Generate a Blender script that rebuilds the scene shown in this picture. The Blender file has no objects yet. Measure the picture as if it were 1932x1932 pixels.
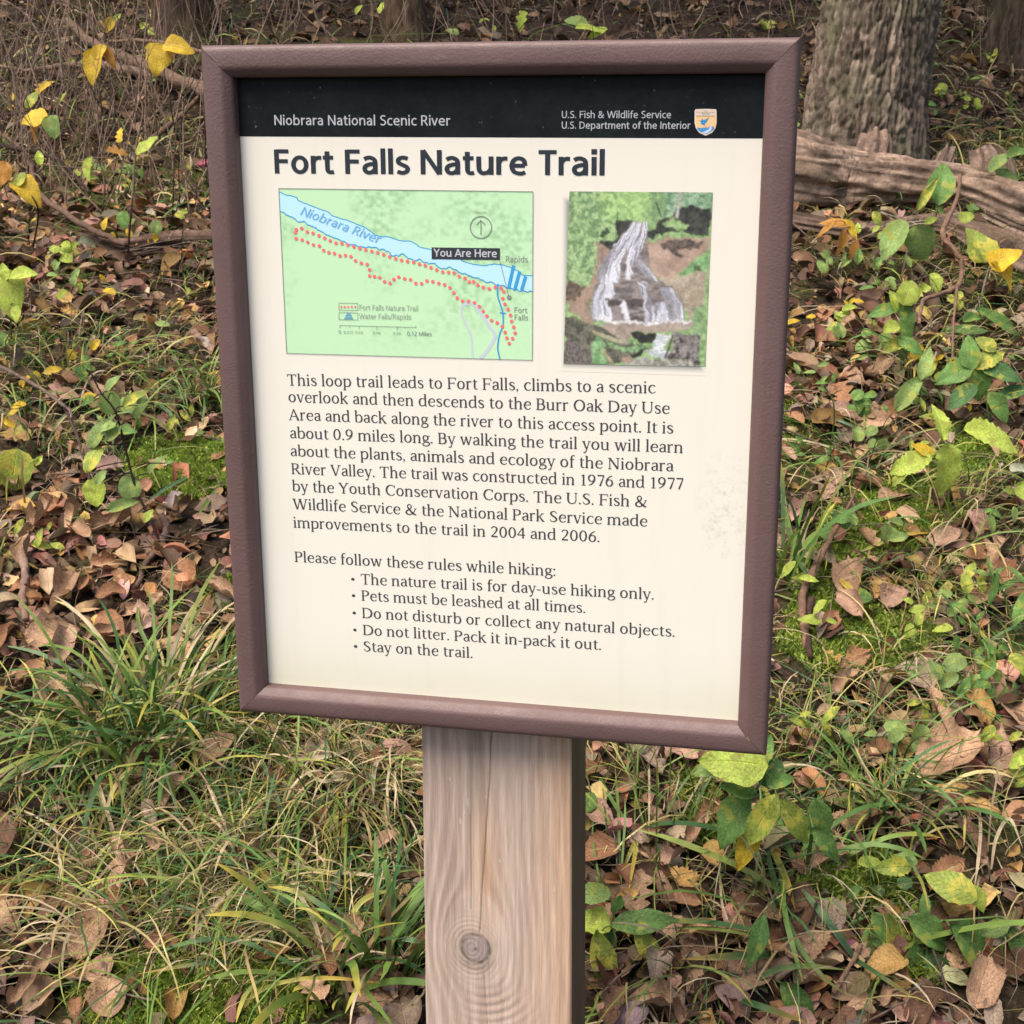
import bpy, math, random
import numpy as np
from mathutils import Matrix, Vector
R = math.radians
rng = np.random.default_rng(7)
random.seed(7)
sc = bpy.context.scene
COL = sc.collection

# ------------------------------------------------------------------ camera
PITCH = 15.5
FPX = 2700.0                      # focal length in px of a 1932 px wide picture
cam = bpy.data.cameras.new('camera')
cam.sensor_width = 3.69; cam.sensor_fit = 'HORIZONTAL'
cam.lens = 3.69 * FPX / 1932.0
cam.clip_start = 0.01; cam.clip_end = 400
cam.dof.use_dof = True; cam.dof.focus_distance = 1.42; cam.dof.aperture_fstop = 3.8
camo = bpy.data.objects.new('camera', cam); COL.objects.link(camo)
camo.location = (0, 0, 0); camo.rotation_euler = (R(90 - PITCH), 0, 0)
sc.camera = camo

# ------------------------------------------------------------------ world, sun, exposure
SUN_EL, SUN_AZ = 62.0, 228.0      # azimuth clockwise from +Y: behind the camera, to the left
w = bpy.data.worlds.new('World'); sc.world = w; w.use_nodes = True
nt = w.node_tree; nt.nodes.clear()
sky = nt.nodes.new('ShaderNodeTexSky'); sky.sky_type = 'NISHITA'; sky.sun_disc = False
sky.sun_elevation = R(SUN_EL); sky.sun_rotation = R(SUN_AZ)
sky.air_density = 1.0; sky.dust_density = 4.0; sky.ozone_density = 0.6
bg = nt.nodes.new('ShaderNodeBackground'); bg.inputs[1].default_value = 0.108
ow = nt.nodes.new('ShaderNodeOutputWorld')
nt.links.new(sky.outputs[0], bg.inputs[0]); nt.links.new(bg.outputs[0], ow.inputs[0])
sl = bpy.data.lights.new('sun', 'SUN'); sl.energy = 3.1; sl.angle = R(42); sl.color = (1.0, 0.885, 0.76)
so = bpy.data.objects.new('sun', sl); COL.objects.link(so)
az, el = R(SUN_AZ), R(SUN_EL)
sdir = Vector((math.sin(az) * math.cos(el), math.cos(az) * math.cos(el), math.sin(el)))
so.rotation_euler = sdir.to_track_quat('Z', 'Y').to_euler(); so.location = sdir * 20
sc.view_settings.view_transform = 'Standard'; sc.view_settings.look = 'None'
sc.view_settings.exposure = 0.98; sc.view_settings.gamma = 1.0
sc.view_settings.use_curve_mapping = False

# ------------------------------------------------------------------ basic maths
cp, sp = math.cos(R(PITCH)), math.sin(R(PITCH))
RC = np.array([[1, 0, 0], [0, -sp, cp], [0, -cp, -sp]])      # columns: cam x, cam y(down), cam z(forward) in the world
def ray(px, py):
    return RC @ np.array([(px - 966) / FPX, (py - 966) / FPX, 1.0])
def at_depth(px, py, d): return ray(px, py) * d
def project(P):
    q = np.asarray(P) @ RC
    z = np.where(np.abs(q[..., 2]) < 1e-4, 1e-4, q[..., 2])
    return 966 + FPX * q[..., 0] / z, 966 + FPX * q[..., 1] / z, q[..., 2]

def hash2(ix, iy, seed):
    h = (ix.astype(np.int64) * 374761393 + iy.astype(np.int64) * 668265263 + seed * 974634777) & 0xffffffff
    h = ((h ^ (h >> 13)) * 1274126177) & 0xffffffff
    return ((h ^ (h >> 16)) & 0xffff) / 65535.0
def vnoise(x, y, seed=0):
    x = np.asarray(x, float); y = np.asarray(y, float)
    ix = np.floor(x); iy = np.floor(y); fx = x - ix; fy = y - iy
    fx = fx * fx * (3 - 2 * fx); fy = fy * fy * (3 - 2 * fy)
    a = hash2(ix, iy, seed); b = hash2(ix + 1, iy, seed); c = hash2(ix, iy + 1, seed); d = hash2(ix + 1, iy + 1, seed)
    return (a * (1 - fx) + b * fx) * (1 - fy) + (c * (1 - fx) + d * fx) * fy
def fbm(x, y, seed=0, o=4):
    s = 0; a = .5; t = 0
    for i in range(o):
        s = s + a * vnoise(x * 2 ** i, y * 2 ** i, seed + i * 17); t += a; a *= .5
    return s / t

TS = math.tan(R(17.0))
def hgt(x, y):
    x = np.asarray(x, float); y = np.asarray(y, float)
    yy = np.where(y > 12, 12 + 7 * np.tanh((y - 12) / 7), np.where(y < 0, y * .4, y))
    b = -1.597 + TS * yy
    b = b + 0.10 * (fbm(x * 1.1 + 5, y * 1.1, 3, 3) - .5) + 0.05 * (fbm(x * 5, y * 5, 9, 3) - .5)
    return b
def ground_at(px, py):
    d = ray(px, py); t0 = .4; t = t0
    while t < 40:
        p = d * t
        if p[2] < hgt(p[0], p[1]): break
        t0 = t; t += .03
    for _ in range(12):
        m = (t0 + t) / 2; p = d * m
        if p[2] < hgt(p[0], p[1]): t = m
        else: t0 = m
    return d * t
def gnorm(x, y):
    e = .04
    n = np.array([-(hgt(x + e, y) - hgt(x - e, y)) / (2 * e), -(hgt(x, y + e) - hgt(x, y - e)) / (2 * e), 1.0])
    return n / np.linalg.norm(n)

def srgb(r, g, b):
    f = lambda c: (c / 255 / 12.92) if c / 255 <= .04045 else ((c / 255 + .055) / 1.055) ** 2.4
    return (f(r), f(g), f(b))

# ------------------------------------------------------------------ mesh helpers
def mk_mesh(name, V, F, col=None, uv=None, mat=None, smooth=True):
    """V (n,3); F (m,k) array or list of such arrays; col per vertex (n,3); uv per vertex (n,2)"""
    me = bpy.data.meshes.new(name)
    V = np.asarray(V, np.float32)
    Fs = F if (isinstance(F, list) and isinstance(F[0], np.ndarray) and F[0].ndim == 2) else [F]
    Fs = [np.asarray(f, np.int32) for f in Fs if len(f)]
    loops = np.concatenate([f.ravel() for f in Fs]) if Fs else np.zeros(0, np.int32)
    tot = np.concatenate([np.full(len(f), f.shape[1], np.int32) for f in Fs])
    st = np.concatenate([[0], np.cumsum(tot)[:-1]]).astype(np.int32)
    me.vertices.add(len(V)); me.vertices.foreach_set('co', V.ravel())
    me.loops.add(len(loops)); me.loops.foreach_set('vertex_index', loops)
    me.polygons.add(len(tot)); me.polygons.foreach_set('loop_start', st)
    try: me.polygons.foreach_set('loop_total', tot)
    except Exception: pass
    me.polygons.foreach_set('use_smooth', np.full(len(tot), smooth))
    if col is not None:
        a = me.color_attributes.new('Col', 'FLOAT_COLOR', 'POINT')
        c = np.ones((len(V), 4), np.float32); c[:, :3] = col; a.data.foreach_set('color', c.ravel())
    if uv is not None:
        l = me.uv_layers.new(name='UVMap'); l.data.foreach_set('uv', np.asarray(uv, np.float32)[loops].ravel())
    me.update(calc_edges=True); me.validate()
    if mat: me.materials.append(mat)
    return me
def obj(name, me, parent=None, label=None, cat=None, group=None, kind=None, loc=None):
    o = bpy.data.objects.new(name, me); COL.objects.link(o)
    if parent: o.parent = parent
    if loc is not None: o.location = loc
    for k, v in (('label', label), ('category', cat), ('group', group), ('kind', kind)):
        if v: o[k] = v
    return o
def gridfaces(nu, nv, base=0, closeu=False):
    i = np.arange(nu if closeu else nu - 1); j = np.arange(nv - 1)
    I, J = np.meshgrid(i, j, indexing='ij'); I2 = (I + 1) % nu
    f = np.stack([I * nv + J, I2 * nv + J, I2 * nv + J + 1, I * nv + J + 1], -1).reshape(-1, 4)
    return f + base
class MB:
    def __init__(s): s.V = []; s.F4 = []; s.F3 = []; s.n = 0; s.C = []; s.U = []
    def add(s, V, F, col=None, uv=None):
        V = np.asarray(V, float).reshape(-1, 3); F = np.asarray(F)
        (s.F4 if F.shape[1] == 4 else s.F3).append(F + s.n)
        s.V.append(V); s.n += len(V)
        s.C.append(np.broadcast_to(np.asarray(col if col is not None else (1, 1, 1), float), (len(V), 3)))
        s.U.append(np.asarray(uv, float) if uv is not None else np.zeros((len(V), 2)))
    def mesh(s, name, mat, smooth=True):
        F = []
        if s.F4: F.append(np.concatenate(s.F4))
        if s.F3: F.append(np.concatenate(s.F3))
        return mk_mesh(name, np.concatenate(s.V), F, np.concatenate(s.C), np.concatenate(s.U), mat, smooth)
def catmull(P, n=6):
    P = np.asarray(P, float)
    if len(P) < 3:
        t = np.linspace(0, 1, n + 1)[:, None]; return P[0] * (1 - t) + P[-1] * t
    Q = np.vstack([2 * P[0] - P[1], P, 2 * P[-1] - P[-2]]); out = []
    for i in range(len(P) - 1):
        p0, p1, p2, p3 = Q[i:i + 4]
        for k in range(n):
            t = k / n
            out.append(.5 * ((2 * p1) + (-p0 + p2) * t + (2 * p0 - 5 * p1 + 4 * p2 - p3) * t * t + (-p0 + 3 * p1 - 3 * p2 + p3) * t ** 3))
    out.append(P[-1]); return np.array(out)
def tube(path, rad, ns=8, seed=0, rough=.0, cap=True):
    P = np.asarray(path, float); n = len(P); rad = np.broadcast_to(rad, (n,))
    T = np.gradient(P, axis=0); T /= np.linalg.norm(T, axis=1)[:, None] + 1e-9
    a = np.array([0, 0, 1.0]) if abs(T[0][2]) < .8 else np.array([1.0, 0, 0])
    N = np.cross(T[0], a); N /= np.linalg.norm(N); Ns = [N]
    for i in range(1, n):
        N = N - T[i] * (N @ T[i]); N /= np.linalg.norm(N) + 1e-9; Ns.append(N)
    Ns = np.array(Ns); B = np.cross(T, Ns)
    th = np.linspace(0, 2 * math.pi, ns, endpoint=False)
    V = np.zeros((ns, n, 3)); L = np.concatenate([[0], np.cumsum(np.linalg.norm(np.diff(P, axis=0), axis=1))])
    for k, t in enumerate(th):
        rr = rad
        if rough: rr = rad * (1 + rough * (vnoise(np.full(n, k * 1.7 + seed), L / (rad.mean() * 2.2 + 1e-6), seed) - .5) * 2)
        V[k] = P + Ns * (math.cos(t) * rr)[:, None] + B * (math.sin(t) * rr)[:, None]
    F = gridfaces(ns, n, 0, True)
    uv = np.stack([np.repeat(th / 6.283, n), np.tile(L, ns)], -1)
    V = V.reshape(-1, 3)
    if cap:
        V = np.vstack([V, P[0], P[-1]]); uv = np.vstack([uv, [0, 0], [0, L[-1]]])
        c0 = ns * n; k = np.arange(ns); k2 = (k + 1) % ns
        tr = np.vstack([np.stack([k2 * n, k * n, np.full(ns, c0)], -1), np.stack([k * n + n - 1, k2 * n + n - 1, np.full(ns, c0 + 1)], -1)])
        return V, F, tr, uv
    return V, F, None, uv
def tube_to(mb, path, rad, ns=6, col=(1, 1, 1), seed=0, rough=0):
    V, F, T, uv = tube(path, rad, ns, seed, rough)
    n0 = mb.n; mb.add(V, F, col, uv); mb.F3.append(T + n0)

# ------------------------------------------------------------------ materials
class NT:
    def __init__(s, name):
        s.m = bpy.data.materials.new(name); s.m.use_nodes = True; s.t = s.m.node_tree; s.N = s.t.nodes; s.L = s.t.links
        s.b = s.N['Principled BSDF']; s.out = s.N['Material Output']
    def n(s, typ, **kw):
        x = s.N.new(typ)
        for k, v in kw.items(): setattr(x, k, v)
        return x
    def l(s, a, b): s.L.new(a, b)
    def coord(s, out='Object', scale=(1, 1, 1), rot=(0, 0, 0)):
        c = s.n('ShaderNodeTexCoord'); mp = s.n('ShaderNodeMapping'); s.l(c.outputs[out], mp.inputs[0])
        mp.inputs['Scale'].default_value = scale; mp.inputs['Rotation'].default_value = rot; return mp.outputs[0]
    def noise(s, vec, scale, detail=4, rough=.55, dist=0):
        x = s.n('ShaderNodeTexNoise'); s.l(vec, x.inputs['Vector'])
        x.inputs['Scale'].default_value = scale; x.inputs['Detail'].default_value = detail
        x.inputs['Roughness'].default_value = rough; x.inputs['Distortion'].default_value = dist; return x.outputs[0]
    def ramp(s, fac, stops, interp='LINEAR'):
        x = s.n('ShaderNodeValToRGB'); s.l(fac, x.inputs[0]); e = x.color_ramp.elements; x.color_ramp.interpolation = interp
        while len(e) < len(stops): e.new(.5)
        for q, (p, c) in zip(e, stops):
            q.position = p; q.color = (*c, 1) if len(c) == 3 else c
        return x.outputs[0]
    def mix(s, fac, a, b, mode='MIX'):
        x = s.n('ShaderNodeMix', data_type='RGBA', blend_type=mode)
        for k, v in ((0, fac), (6, a), (7, b)):
            if isinstance(v, (int, float)): x.inputs[k].default_value = v
            elif isinstance(v, tuple): x.inputs[k].default_value = (*v, 1)
            else: s.l(v, x.inputs[k])
        return x.outputs[2]
    def math(s, op, a, b=None, c=None, clamp=False):
        x = s.n('ShaderNodeMath', operation=op); x.use_clamp = clamp
        for k, v in ((0, a), (1, b), (2, c)):
            if v is None: continue
            if isinstance(v, (int, float)): x.inputs[k].default_value = v
            else: s.l(v, x.inputs[k])
        return x.outputs[0]
    def bump(s, h, strength=.3, dist=.002):
        x = s.n('ShaderNodeBump'); x.inputs['Strength'].default_value = strength; x.inputs['Distance'].default_value = dist
        s.l(h, x.inputs['Height']); s.l(x.outputs[0], s.b.inputs['Normal'])
    def base(s, c, rough=.6, spec=.3):
        if isinstance(c, tuple): s.b.inputs['Base Color'].default_value = (*c, 1)
        else: s.l(c, s.b.inputs['Base Color'])
        s.b.inputs['Roughness'].default_value = rough; s.b.inputs['Specular IOR Level'].default_value = spec
    def attr(s, name='Col'):
        x = s.n('ShaderNodeAttribute'); x.attribute_name = name; return x.outputs[0]

def flat(name, c, rough=.45, spec=.35):
    t = NT(name); t.base(c, rough, spec); return t.m

t = NT('brown_powder_coat')            # frame paint
v = t.coord()
grain = t.noise(v, 420, 3, .6); big = t.noise(v, 7, 5, .6); scuff = t.noise(v, 26, 6, .75)
c = t.mix(t.ramp(big, [(.3, (0, 0, 0)), (.7, (1, 1, 1))]), (.098, .058, .056), (.120, .073, .070))
c = t.mix(t.ramp(scuff, [(.66, (0, 0, 0)), (.80, (.55, .55, .55))]), c, (.33, .24, .23))
spk = t.noise(v, 900, 1, .5)
c = t.mix(t.ramp(spk, [(.77, (0, 0, 0)), (.80, (.6, .6, .6))]), c, (.5, .42, .4))
t.base(c, .42, .5)
t.l(t.ramp(scuff, [(.3, (.46, .46, .46)), (.8, (.7, .7, .7))]), t.b.inputs['Roughness'])
t.bump(t.math('ADD', grain, t.math('MULTIPLY', scuff, 2.0)), .6, .00055)
M_FRAME = t.m
M_SEAM = flat('dark_seam', (.02, .013, .012), .8, .1)

t = NT('cream_print_panel')            # fiberglass embedded print: cream ground, mildew at the bottom edge, faint smudges
v = t.coord()
sep = t.n('ShaderNodeSeparateXYZ'); t.l(v, sep.inputs[0])
n1 = t.noise(v, 9, 5, .6); n2 = t.noise(v, 160, 4, .7); n3 = t.noise(v, 3, 2, .5)
low = t.math('SUBTRACT', 1.0, t.math('DIVIDE', t.math('SUBTRACT', sep.outputs[2], -.590), .075), clamp=True)
mild = t.math('MULTIPLY', t.math('MULTIPLY', low, low), t.math('ADD', .35, n1), clamp=True)
c = t.mix(t.ramp(n3, [(.35, (0, 0, 0)), (.65, (1, 1, 1))]), (.71, .71, .635), (.722, .703, .638))
c = t.mix(t.math('MULTIPLY', mild, .6), c, (.54, .54, .38))
dx = t.math('DIVIDE', t.math('SUBTRACT', sep.outputs[0], .462), .030); dz = t.math('DIVIDE', t.math('ADD', sep.outputs[2], .395), .060)
g = t.math('SUBTRACT', 1.0, t.math('ADD', t.math('MULTIPLY', dx, dx), t.math('MULTIPLY', dz, dz)), clamp=True)
sm = t.math('MULTIPLY', g, t.math('MULTIPLY', t.math('SUBTRACT', n2, .50, clamp=True), 3.0), clamp=True)
c = t.mix(sm, c, (.42, .42, .40))
strk = t.noise(t.coord('Object', (1, 1, .06)), 55, 4, .6); c = t.mix(t.ramp(strk, [(.55, (0, 0, 0)), (.75, (.16, .16, .16))]), c, (.52, .50, .42))
hz_ = t.noise(v, 2.2, 3, .5); c = t.mix(t.ramp(hz_, [(.45, (0, 0, 0)), (.7, (.25, .25, .25))]), c, (.76, .70, .61))
fleck = t.noise(v, 60, 2, .5)
c = t.mix(t.ramp(fleck, [(.77, (0, 0, 0)), (.80, (.55, .55, .55))]), c, (.45, .40, .33))
t.base(c, .38, .35); t.bump(t.noise(v, 260, 3), .08, .0004)
M_PANEL = t.m
t = NT('black_header_print')
v = t.coord(); sp_ = t.noise(v, 240, 2, .6); sc2 = t.noise(v, 30, 5, .8)
c = t.mix(t.ramp(sc2, [(.4, (0, 0, 0)), (.8, (1, 1, 1))]), (.006, .009, .011), (.014, .020, .022))
c = t.mix(t.ramp(sp_, [(.72, (0, 0, 0)), (.78, (.6, .6, .6))]), c, (.25, .28, .27))
t.base(c, .5, .12); M_HEADER = t.m
M_INK = flat('dark_slate_ink', (.050, .052, .064)); M_TITLE = flat('navy_black_ink', (.020, .028, .040))
M_WHITEINK = flat('pale_grey_ink', (.46, .48, .54)); M_GREYINK = flat('grey_ink', (.20, .24, .21))
M_FADEINK = flat('faded_grey_ink', (.30, .40, .30)); M_BLUEINK = flat('blue_ink', (.045, .30, .60))
M_BLUETXT = flat('river_name_ink', (.16, .42, .70)); M_RIVER = flat('pale_river_blue', (.44, .72, .92))
M_RED = flat('coral_dot_ink', (.82, .16, .17)); M_LILAC = flat('faded_lilac_ink', (.47, .55, .62))
M_BOX = flat('charcoal_box_ink', (.028, .036, .045)); M_LEG = flat('legend_green', (.55, .78, .52))
t = NT('vertex_print'); t.base(t.attr(), .42, .35); M_PRINT = t.m

t = NT('weathered_wood')               # post
ca = t.n('ShaderNodeAttribute'); ca.attribute_name = 'Col'
v = t.coord('Object', (1, 1, .05)); fine = t.noise(v, 260, 5, .7); med = t.noise(v, 60, 4, .6)
sc_ = t.noise(t.coord('Object', (1, 1, .25)), 90, 3, .6)
fib = t.noise(t.coord('Object', (1, 1, .025)), 900, 4, .75)
c = t.mix(.45, ca.outputs[0], t.mix(1.0, ca.outputs[0], t.ramp(fine, [(.3, (.60, .57, .55)), (.7, (1.3, 1.3, 1.3))]), 'MULTIPLY'))
c = t.mix(.38, c, t.mix(1.0, c, t.ramp(fib, [(.35, (.62, .59, .56)), (.65, (1.25, 1.25, 1.25))]), 'MULTIPLY'))
c = t.mix(.30, c, t.mix(1.0, c, t.ramp(med, [(.3, (.7, .66, .62)), (.7, (1.15, 1.15, 1.15))]), 'MULTIPLY'))
c = t.mix(t.ramp(sc_, [(.74, (0, 0, 0)), (.80, (.6, .6, .6))]), c, (.62, .56, .48))
t.base(c, .72, .25); t.bump(t.math('ADD', fine, fib), .32, .0008); M_WOOD = t.m

def leafmat(name, transl=.25, patch=None, veins=.5, rough=.55, spec=.3):
    t = NT(name); a = t.attr(); uvn = t.n('ShaderNodeTexCoord'); s = t.n('ShaderNodeSeparateXYZ'); t.l(uvn.outputs['UV'], s.inputs[0])
    oi = t.n('ShaderNodeObjectInfo')
    va = t.math('ABSOLUTE', t.math('SUBTRACT', s.outputs[1], .5))
    ph = t.math('SUBTRACT', s.outputs[0], t.math('MULTIPLY', va, .55))
    lat = t.math('ABSOLUTE', t.math('SINE', t.math('MULTIPLY', ph, 26.0)))
    latm = t.math('SUBTRACT', 1.0, t.math('MULTIPLY', lat, 4.0), clamp=True)
    mid = t.math('SUBTRACT', 1.0, t.math('MULTIPLY', va, 38.0), clamp=True)
    vein = t.math('MAXIMUM', t.math('MULTIPLY', latm, .6), mid)
    vec = t.coord('Object'); nn = t.noise(vec, 24, 5, .7); n2 = t.noise(vec, 3.2, 4, .6)
    c = t.mix(1.0, a, t.ramp(nn, [(.3, (.50, .46, .44)), (.7, (1.3, 1.28, 1.25))]), 'MULTIPLY')
    n5 = t.noise(vec, 2.4, 2, .5); c = t.mix(1.0, c, t.ramp(n5, [(.3, (.75, .72, .70)), (.7, (1.2, 1.2, 1.2))]), 'MULTIPLY')
    br = t.math('ADD', .8, t.math('MULTIPLY', oi.outputs['Random'], .4))
    cb = t.n('ShaderNodeCombineXYZ')
    for k in range(3): t.l(br, cb.inputs[k])
    c = t.mix(1.0, c, cb.outputs[0], 'MULTIPLY')
    if patch:
        for col, lo in patch: c = t.mix(t.ramp(n2 if lo < 1 else nn, [(lo % 1, (0, 0, 0)), (lo % 1 + .07, (.85, .85, .85))]), c, col)
    lite = t.mix(1.0, c, (1.5, 1.45, 1.35), 'MULTIPLY')
    c = t.mix(t.math('MULTIPLY', vein, veins), c, lite)
    t.base(c, rough, spec)
    hh = t.math('ADD', t.math('MULTIPLY', vein, -.8), t.math('MULTIPLY', nn, .6))
    t.bump(hh, .7, .002)
    if transl:
        tr = t.n('ShaderNodeBsdfTranslucent'); t.l(c, tr.inputs[0]); mx = t.n('ShaderNodeMixShader'); mx.inputs[0].default_value = transl
        t.l(t.b.outputs[0], mx.inputs[1]); t.l(tr.outputs[0], mx.inputs[2]); t.l(mx.outputs[0], t.out.inputs[0])
    return t.m
M_DRY = leafmat('dry_leaf', .12, [((.10, .055, .035), .62)], .45, .62, .2)
M_GREEN = leafmat('green_leaf', .35, [((.33, .36, .07), .57), ((.24, .14, .06), .70)], .85, .5, .25)
M_TURN = leafmat('turning_leaf', .35, [((.54, .50, .08), .50), ((.32, .17, .07), .66)], .7, .5, .3)
M_YEL = leafmat('yellow_leaf', .35, [((.42, .22, .05), .68)], .4, .5, .25)
t = NT('grass_blades'); a = t.attr(); nn = t.noise(t.coord(), 40, 3, .6)
c = t.mix(1.0, a, t.ramp(nn, [(.3, (.7, .7, .7)), (.7, (1.2, 1.2, 1.2))]), 'MULTIPLY')
t.base(c, .5, .3); tr = t.n('ShaderNodeBsdfTranslucent'); t.l(c, tr.inputs[0]); mx = t.n('ShaderNodeMixShader'); mx.inputs[0].default_value = .25
t.l(t.b.outputs[0], mx.inputs[1]); t.l(tr.outputs[0], mx.inputs[2]); t.l(mx.outputs[0], t.out.inputs[0]); M_GRASS = t.m
def barkmat(name, a, b, dark, mossy=0, sc_=30, stretch=.3, coordname='Object'):
    t = NT(name); v = t.coord(coordname, (1, 1, stretch)); n1 = t.noise(v, sc_, 7, .8, .6); n2 = t.noise(t.coord(coordname), 6, 4, .6); n3 = t.noise(v, sc_ * 4, 4, .7)
    c = t.mix(t.ramp(n1, [(.35, (0, 0, 0)), (.62, (1, 1, 1))]), dark, a); c = t.mix(t.ramp(n2, [(.4, (0, 0, 0)), (.7, (.8, .8, .8))]), c, b)
    c = t.mix(.5, c, t.mix(1.0, c, t.ramp(n3, [(.3, (.5, .5, .5)), (.7, (1.4, 1.4, 1.4))]), 'MULTIPLY'))
    c = t.mix(1.0, c, t.attr(), 'MULTIPLY')
    if mossy: c = t.mix(t.ramp(n2, [(.5, (0, 0, 0)), (.75, (mossy,) * 3)]), c, (.07, .09, .02))
    t.base(c, .85, .15); t.bump(t.math('ADD', n1, t.math('MULTIPLY', n3, .4)), .8, .006); return t.m
M_BARK = barkmat('grey_furrowed_bark', (.22, .168, .130), (.15, .13, .095), (.05, .038, .03), .35)
M_LOG = barkmat('weathered_log', (.30, .24, .20), (.20, .145, .115), (.06, .042, .034), .15, 26, 1.0)
M_TWIG = barkmat('twig_bark', (.20, .15, .12), (.11, .085, .07), (.06, .045, .035), 0, 80, 1.0)
t = NT('leaf_mould_soil'); v = t.coord(); n1 = t.noise(v, 9, 8, .7); n2 = t.noise(v, 70, 5, .7)
c = t.mix(t.ramp(n1, [(.35, (0, 0, 0)), (.65, (1, 1, 1))]), (.010, .007, .005), (.030, .020, .014))
c = t.mix(t.ramp(n2, [(.45, (0, 0, 0)), (.7, (.9, .9, .9))]), c, (.075, .050, .033))
c = t.mix(t.attr(), c, t.ramp(n2, [(.3, (.025, .04, .008)), (.7, (.10, .14, .025))]))
t.base(c, .9, .1); t.bump(t.math('ADD', n1, n2), .9, .012); M_SOIL = t.m
t = NT('moss'); t.base(t.attr(), .7, .15); tr = t.n('ShaderNodeBsdfTranslucent'); t.l(t.attr(), tr.inputs[0]); mx = t.n('ShaderNodeMixShader'); mx.inputs[0].default_value = .3
t.l(t.b.outputs[0], mx.inputs[1]); t.l(tr.outputs[0], mx.inputs[2]); t.l(mx.outputs[0], t.out.inputs[0]); M_MOSS = t.m

# ------------------------------------------------------------------ density maps (where the photo shows what), in picture px
def gauss(px, py, L):
    s = 0
    for (x, y, rx, ry, a) in L: s = s + a * np.exp(-(((px - x) / rx) ** 2 + ((py - y) / ry) ** 2))
    return s
MOSSP = [(345, 885, 110, 60, 1.1), (370, 1885, 220, 80, 1.6), (1690, 985, 130, 70, 1), (1640, 1215, 160, 80, 1), (1320, 1520, 60, 110, .9),
         (1830, 860, 110, 60, .8), (1560, 1120, 70, 90, .8), (310, 1650, 200, 70, .6), (1640, 1650, 90, 60, .7), (1760, 1800, 150, 90, .7), (1500, 800, 60, 90, .5), (430, 1130, 60, 50, .7),(1560,1690,100,50,.5)]
GRASSP = [(950, 800, 380, 350, .3), (290, 1340, 230, 150, .8), (250, 1600, 330, 150, 1.3), (560, 1550, 260, 200, 1.1), (520, 1800, 300, 150, .8), (640, 1450, 160, 120, .8), (1700, 1100, 200, 160, .55),
          (1600, 1420, 220, 120, .6), (1800, 560, 160, 120, .35), (200, 700, 240, 100, .5), (1700, 880, 260, 80, .6), (1250, 1480, 150, 80, .4), (1880, 200, 160, 150, .5), (1500, 1800, 400, 160, .25), (100,1600,160,200,.6)]
LEAFP = [(950, 800, 420, 420, .35), (150, 1100, 260, 160, 1.1), (100, 1000, 200, 120, .8), (80, 1830, 180, 130, 1.1), (1650, 850, 200, 120, .8), (1750, 1060, 200, 90, .8), (1820, 1420, 250, 160, 1.1),
         (1200, 1680, 220, 200, 1.1), (1500, 1850, 350, 150, 1.1), (1800, 1850, 200, 140, .8), (700, 1850, 150, 90, .6), (1600, 700, 150, 80, .7), (440, 1440, 130, 60, .5), (240, 560, 300, 200, .5), (700, 1400, 120, 60, .5)]

# ------------------------------------------------------------------ ground
def spaced(a, b, n, c, k): 
    u = np.linspace(-1, 1, n); s = np.sinh(u * k) / np.sinh(k)
    return np.where(s < 0, c + s * (c - a), c + s * (b - c))
gx = spaced(-45, 45, 420, 0, 3.6); gy = spaced(-30, 70, 460, 3.0, 3.7)
GX, GY = np.meshgrid(gx, gy, indexing='ij'); GZ = hgt(GX, GY)
PXg, PYg, PZg = project(np.stack([GX, GY, GZ], -1))
mossf = np.where(PZg > .3, gauss(PXg, PYg, MOSSP), 0) * (0.5 + fbm(GX * 9, GY * 9, 31)) 
mossf = np.clip((mossf - .38) * 3, 0, 1); mossf = np.maximum(mossf, np.clip((fbm(GX * 1.7, GY * 1.7, 77) - .62) * 6, 0, .8))
GZ = GZ + mossf * .012 * fbm(GX * 30, GY * 30, 5) + .012 * (fbm(GX * 22, GY * 22, 12) - .5)
gm = mk_mesh('forest_floor', np.stack([GX, GY, GZ], -1).reshape(-1, 3), gridfaces(420, 460), np.repeat(mossf.reshape(-1, 1), 3, 1), None, M_SOIL)
GROUND = obj('forest_floor', gm, kind='structure')

# ------------------------------------------------------------------ the sign
r1 = np.array([.9786, .0521, -.1989]); r2 = np.array([.0035, .9630, .2694])
r1 /= np.linalg.norm(r1); r2 -= r1 * (r1 @ r2) * .5; r1 -= r2 * (r1 @ r2); r1 /= np.linalg.norm(r1); r2 -= r1 * (r1 @ r2); r2 /= np.linalg.norm(r2)
nn_ = np.cross(r1, r2)
W_, H_ = .508, .6202
TL = np.array([-.2681, -.40295, 1.23528])
AX, AY, AZ = RC @ r1, RC @ nn_, RC @ (-r2)     # local X right, Y into the scene, Z up
O_ = RC @ TL
def PX(px, py, depth=.016):
    """picture px -> sign-local (x, z) on the plane y=depth"""
    d = ray(px, py); M = np.stack([AX, AY, AZ], -1); dl = M.T @ d; ol = M.T @ (-O_)
    t = (depth - ol[1]) / dl[1]; q = ol + dl * t
    return np.array([q[0], q[2]])
SIGN = bpy.data.objects.new('trail_sign', None); COL.objects.link(SIGN); SIGN.empty_display_size = .1
Ms = Matrix(((AX[0], AY[0], AZ[0]), (AX[1], AY[1], AZ[1]), (AX[2], AY[2], AZ[2])))
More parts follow.
